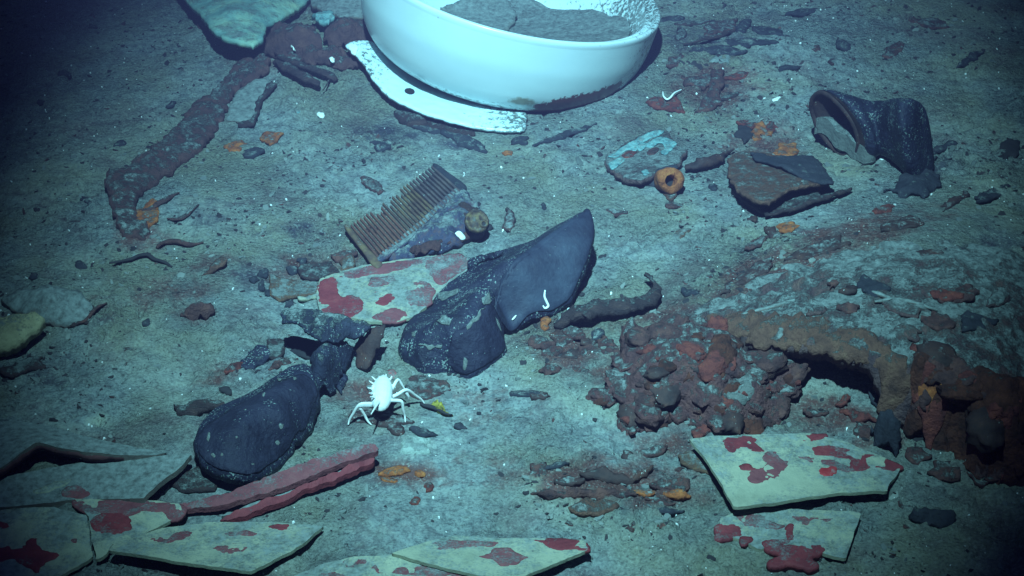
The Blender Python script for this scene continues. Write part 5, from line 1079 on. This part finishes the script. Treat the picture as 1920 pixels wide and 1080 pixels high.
# ------------------------------------------------------------------ uncountable litter on the silt
def litter(name, n, material, smin, smax, flatness, seed, mask=None, lift=.0):
    r = np.random.default_rng(seed); V, F = [], []
    m = 0; tries = 0
    while m < n and tries < n * 12:
        tries += 1
        x, y = r.uniform(-.95, .95), r.uniform(-.62, 1.05)
        if mask is not None and r.uniform() > mask(x, y): continue
        s = smin * (smax / smin) ** (r.uniform() ** 2.2)
        th = r.uniform(0, 6.28); e = r.uniform(.35, 1)
        k = int(r.integers(5, 8)); c, q = math.cos(th), math.sin(th)
        z0 = float(GZ(x, y)) + lift
        tx, ty = r.normal(0, .35, 2)
        o0 = len(V)
        for top in (1, 0):
            for i in range(k):
                a = 6.283 * i / k + r.uniform(-.3, .3); rad = s * r.uniform(.6, 1.15) * (1 if not top else .8)
                u, v = math.cos(a) * rad, math.sin(a) * rad * e
                dx, dy = u * c - v * q, u * q + v * c
                V.append((x + dx, y + dy, z0 + dx * tx + dy * ty + (s * flatness if top else -s * .3)))
        F.append([o0 + i for i in range(k)])
        for i in range(k): F.append([o0 + (i + 1) % k, o0 + i, o0 + k + i, o0 + k + (i + 1) % k])
        m += 1
    o = link(name, np.array(V), F, material, base=(0, 0, 0), smooth=False)
    return o
def GZ(x, y):
    i = min(max(int(np.searchsorted(gx, x)) - 1, 0), nx - 2); j = min(max(int(np.searchsorted(gy, y)) - 1, 0), ny - 2)
    a = (x - gx[i]) / (gx[i + 1] - gx[i]); b = (y - gy[j]) / (gy[j + 1] - gy[j])
    return (Z[j, i] * (1 - a) + Z[j, i + 1] * a) * (1 - b) + (Z[j + 1, i] * (1 - a) + Z[j + 1, i + 1] * a) * b
mk = fbm(XX, YY, 4.6, 3, 303)
def clump(x, y):
    i = min(int(np.searchsorted(gx, x)), nx - 1); j = min(int(np.searchsorted(gy, y)), ny - 1)
    return min(max(.28 + 1.5 * mk[j, i] + .12 * (x > .2), .05), 1)
tag(litter('dark_flecks', 9000, 'fleck_dark', .0012, .0070, .12, 1, clump), 'fine dark rust flecks strewn over the silt', 'debris', kind='stuff')
tag(litter('grey_flecks', 5200, 'fleck_grey', .0015, .008, .25, 2, clump), 'fine grey silt crumbs strewn over the seabed', 'debris', kind='stuff')
tag(litter('rust_flecks', 1100, 'rust_brown', .0018, .009, .15, 3, clump), 'fine rust crumbs strewn over the silt', 'debris', kind='stuff')
tag(litter('white_specks', 1000, 'speck_white', .0009, .0024, .6, 4, None, .0008), 'tiny white specks strewn over the silt', 'debris', kind='stuff')

# ------------------------------------------------------------------ sea water: faint blue scatter round the lit ground
bm = bmesh.new(); bmesh.ops.create_cube(bm, size=1)
for v in bm.verts: v.co = Vector((v.co.x * 90, v.co.y * 90, -1.2 if v.co.z < 0 else 1.6))
wm = bpy.data.meshes.new('haze'); bm.to_mesh(wm); bm.free()
hz = bpy.data.materials.new('sea_water'); hz.use_nodes = True; nt = hz.node_tree
nt.nodes.remove(nt.nodes['Principled BSDF'])
pv = nt.nodes.new('ShaderNodeVolumePrincipled'); pv.inputs['Color'].default_value = (.60, .42, 1.0, 1); pv.inputs['Density'].default_value = .068
nt.links.new(pv.outputs[0], nt.nodes['Material Output'].inputs['Volume'])
wm.materials.append(hz)
haze = bpy.data.objects.new('haze', wm); COL.objects.link(haze); tag(haze, kind='stuff')
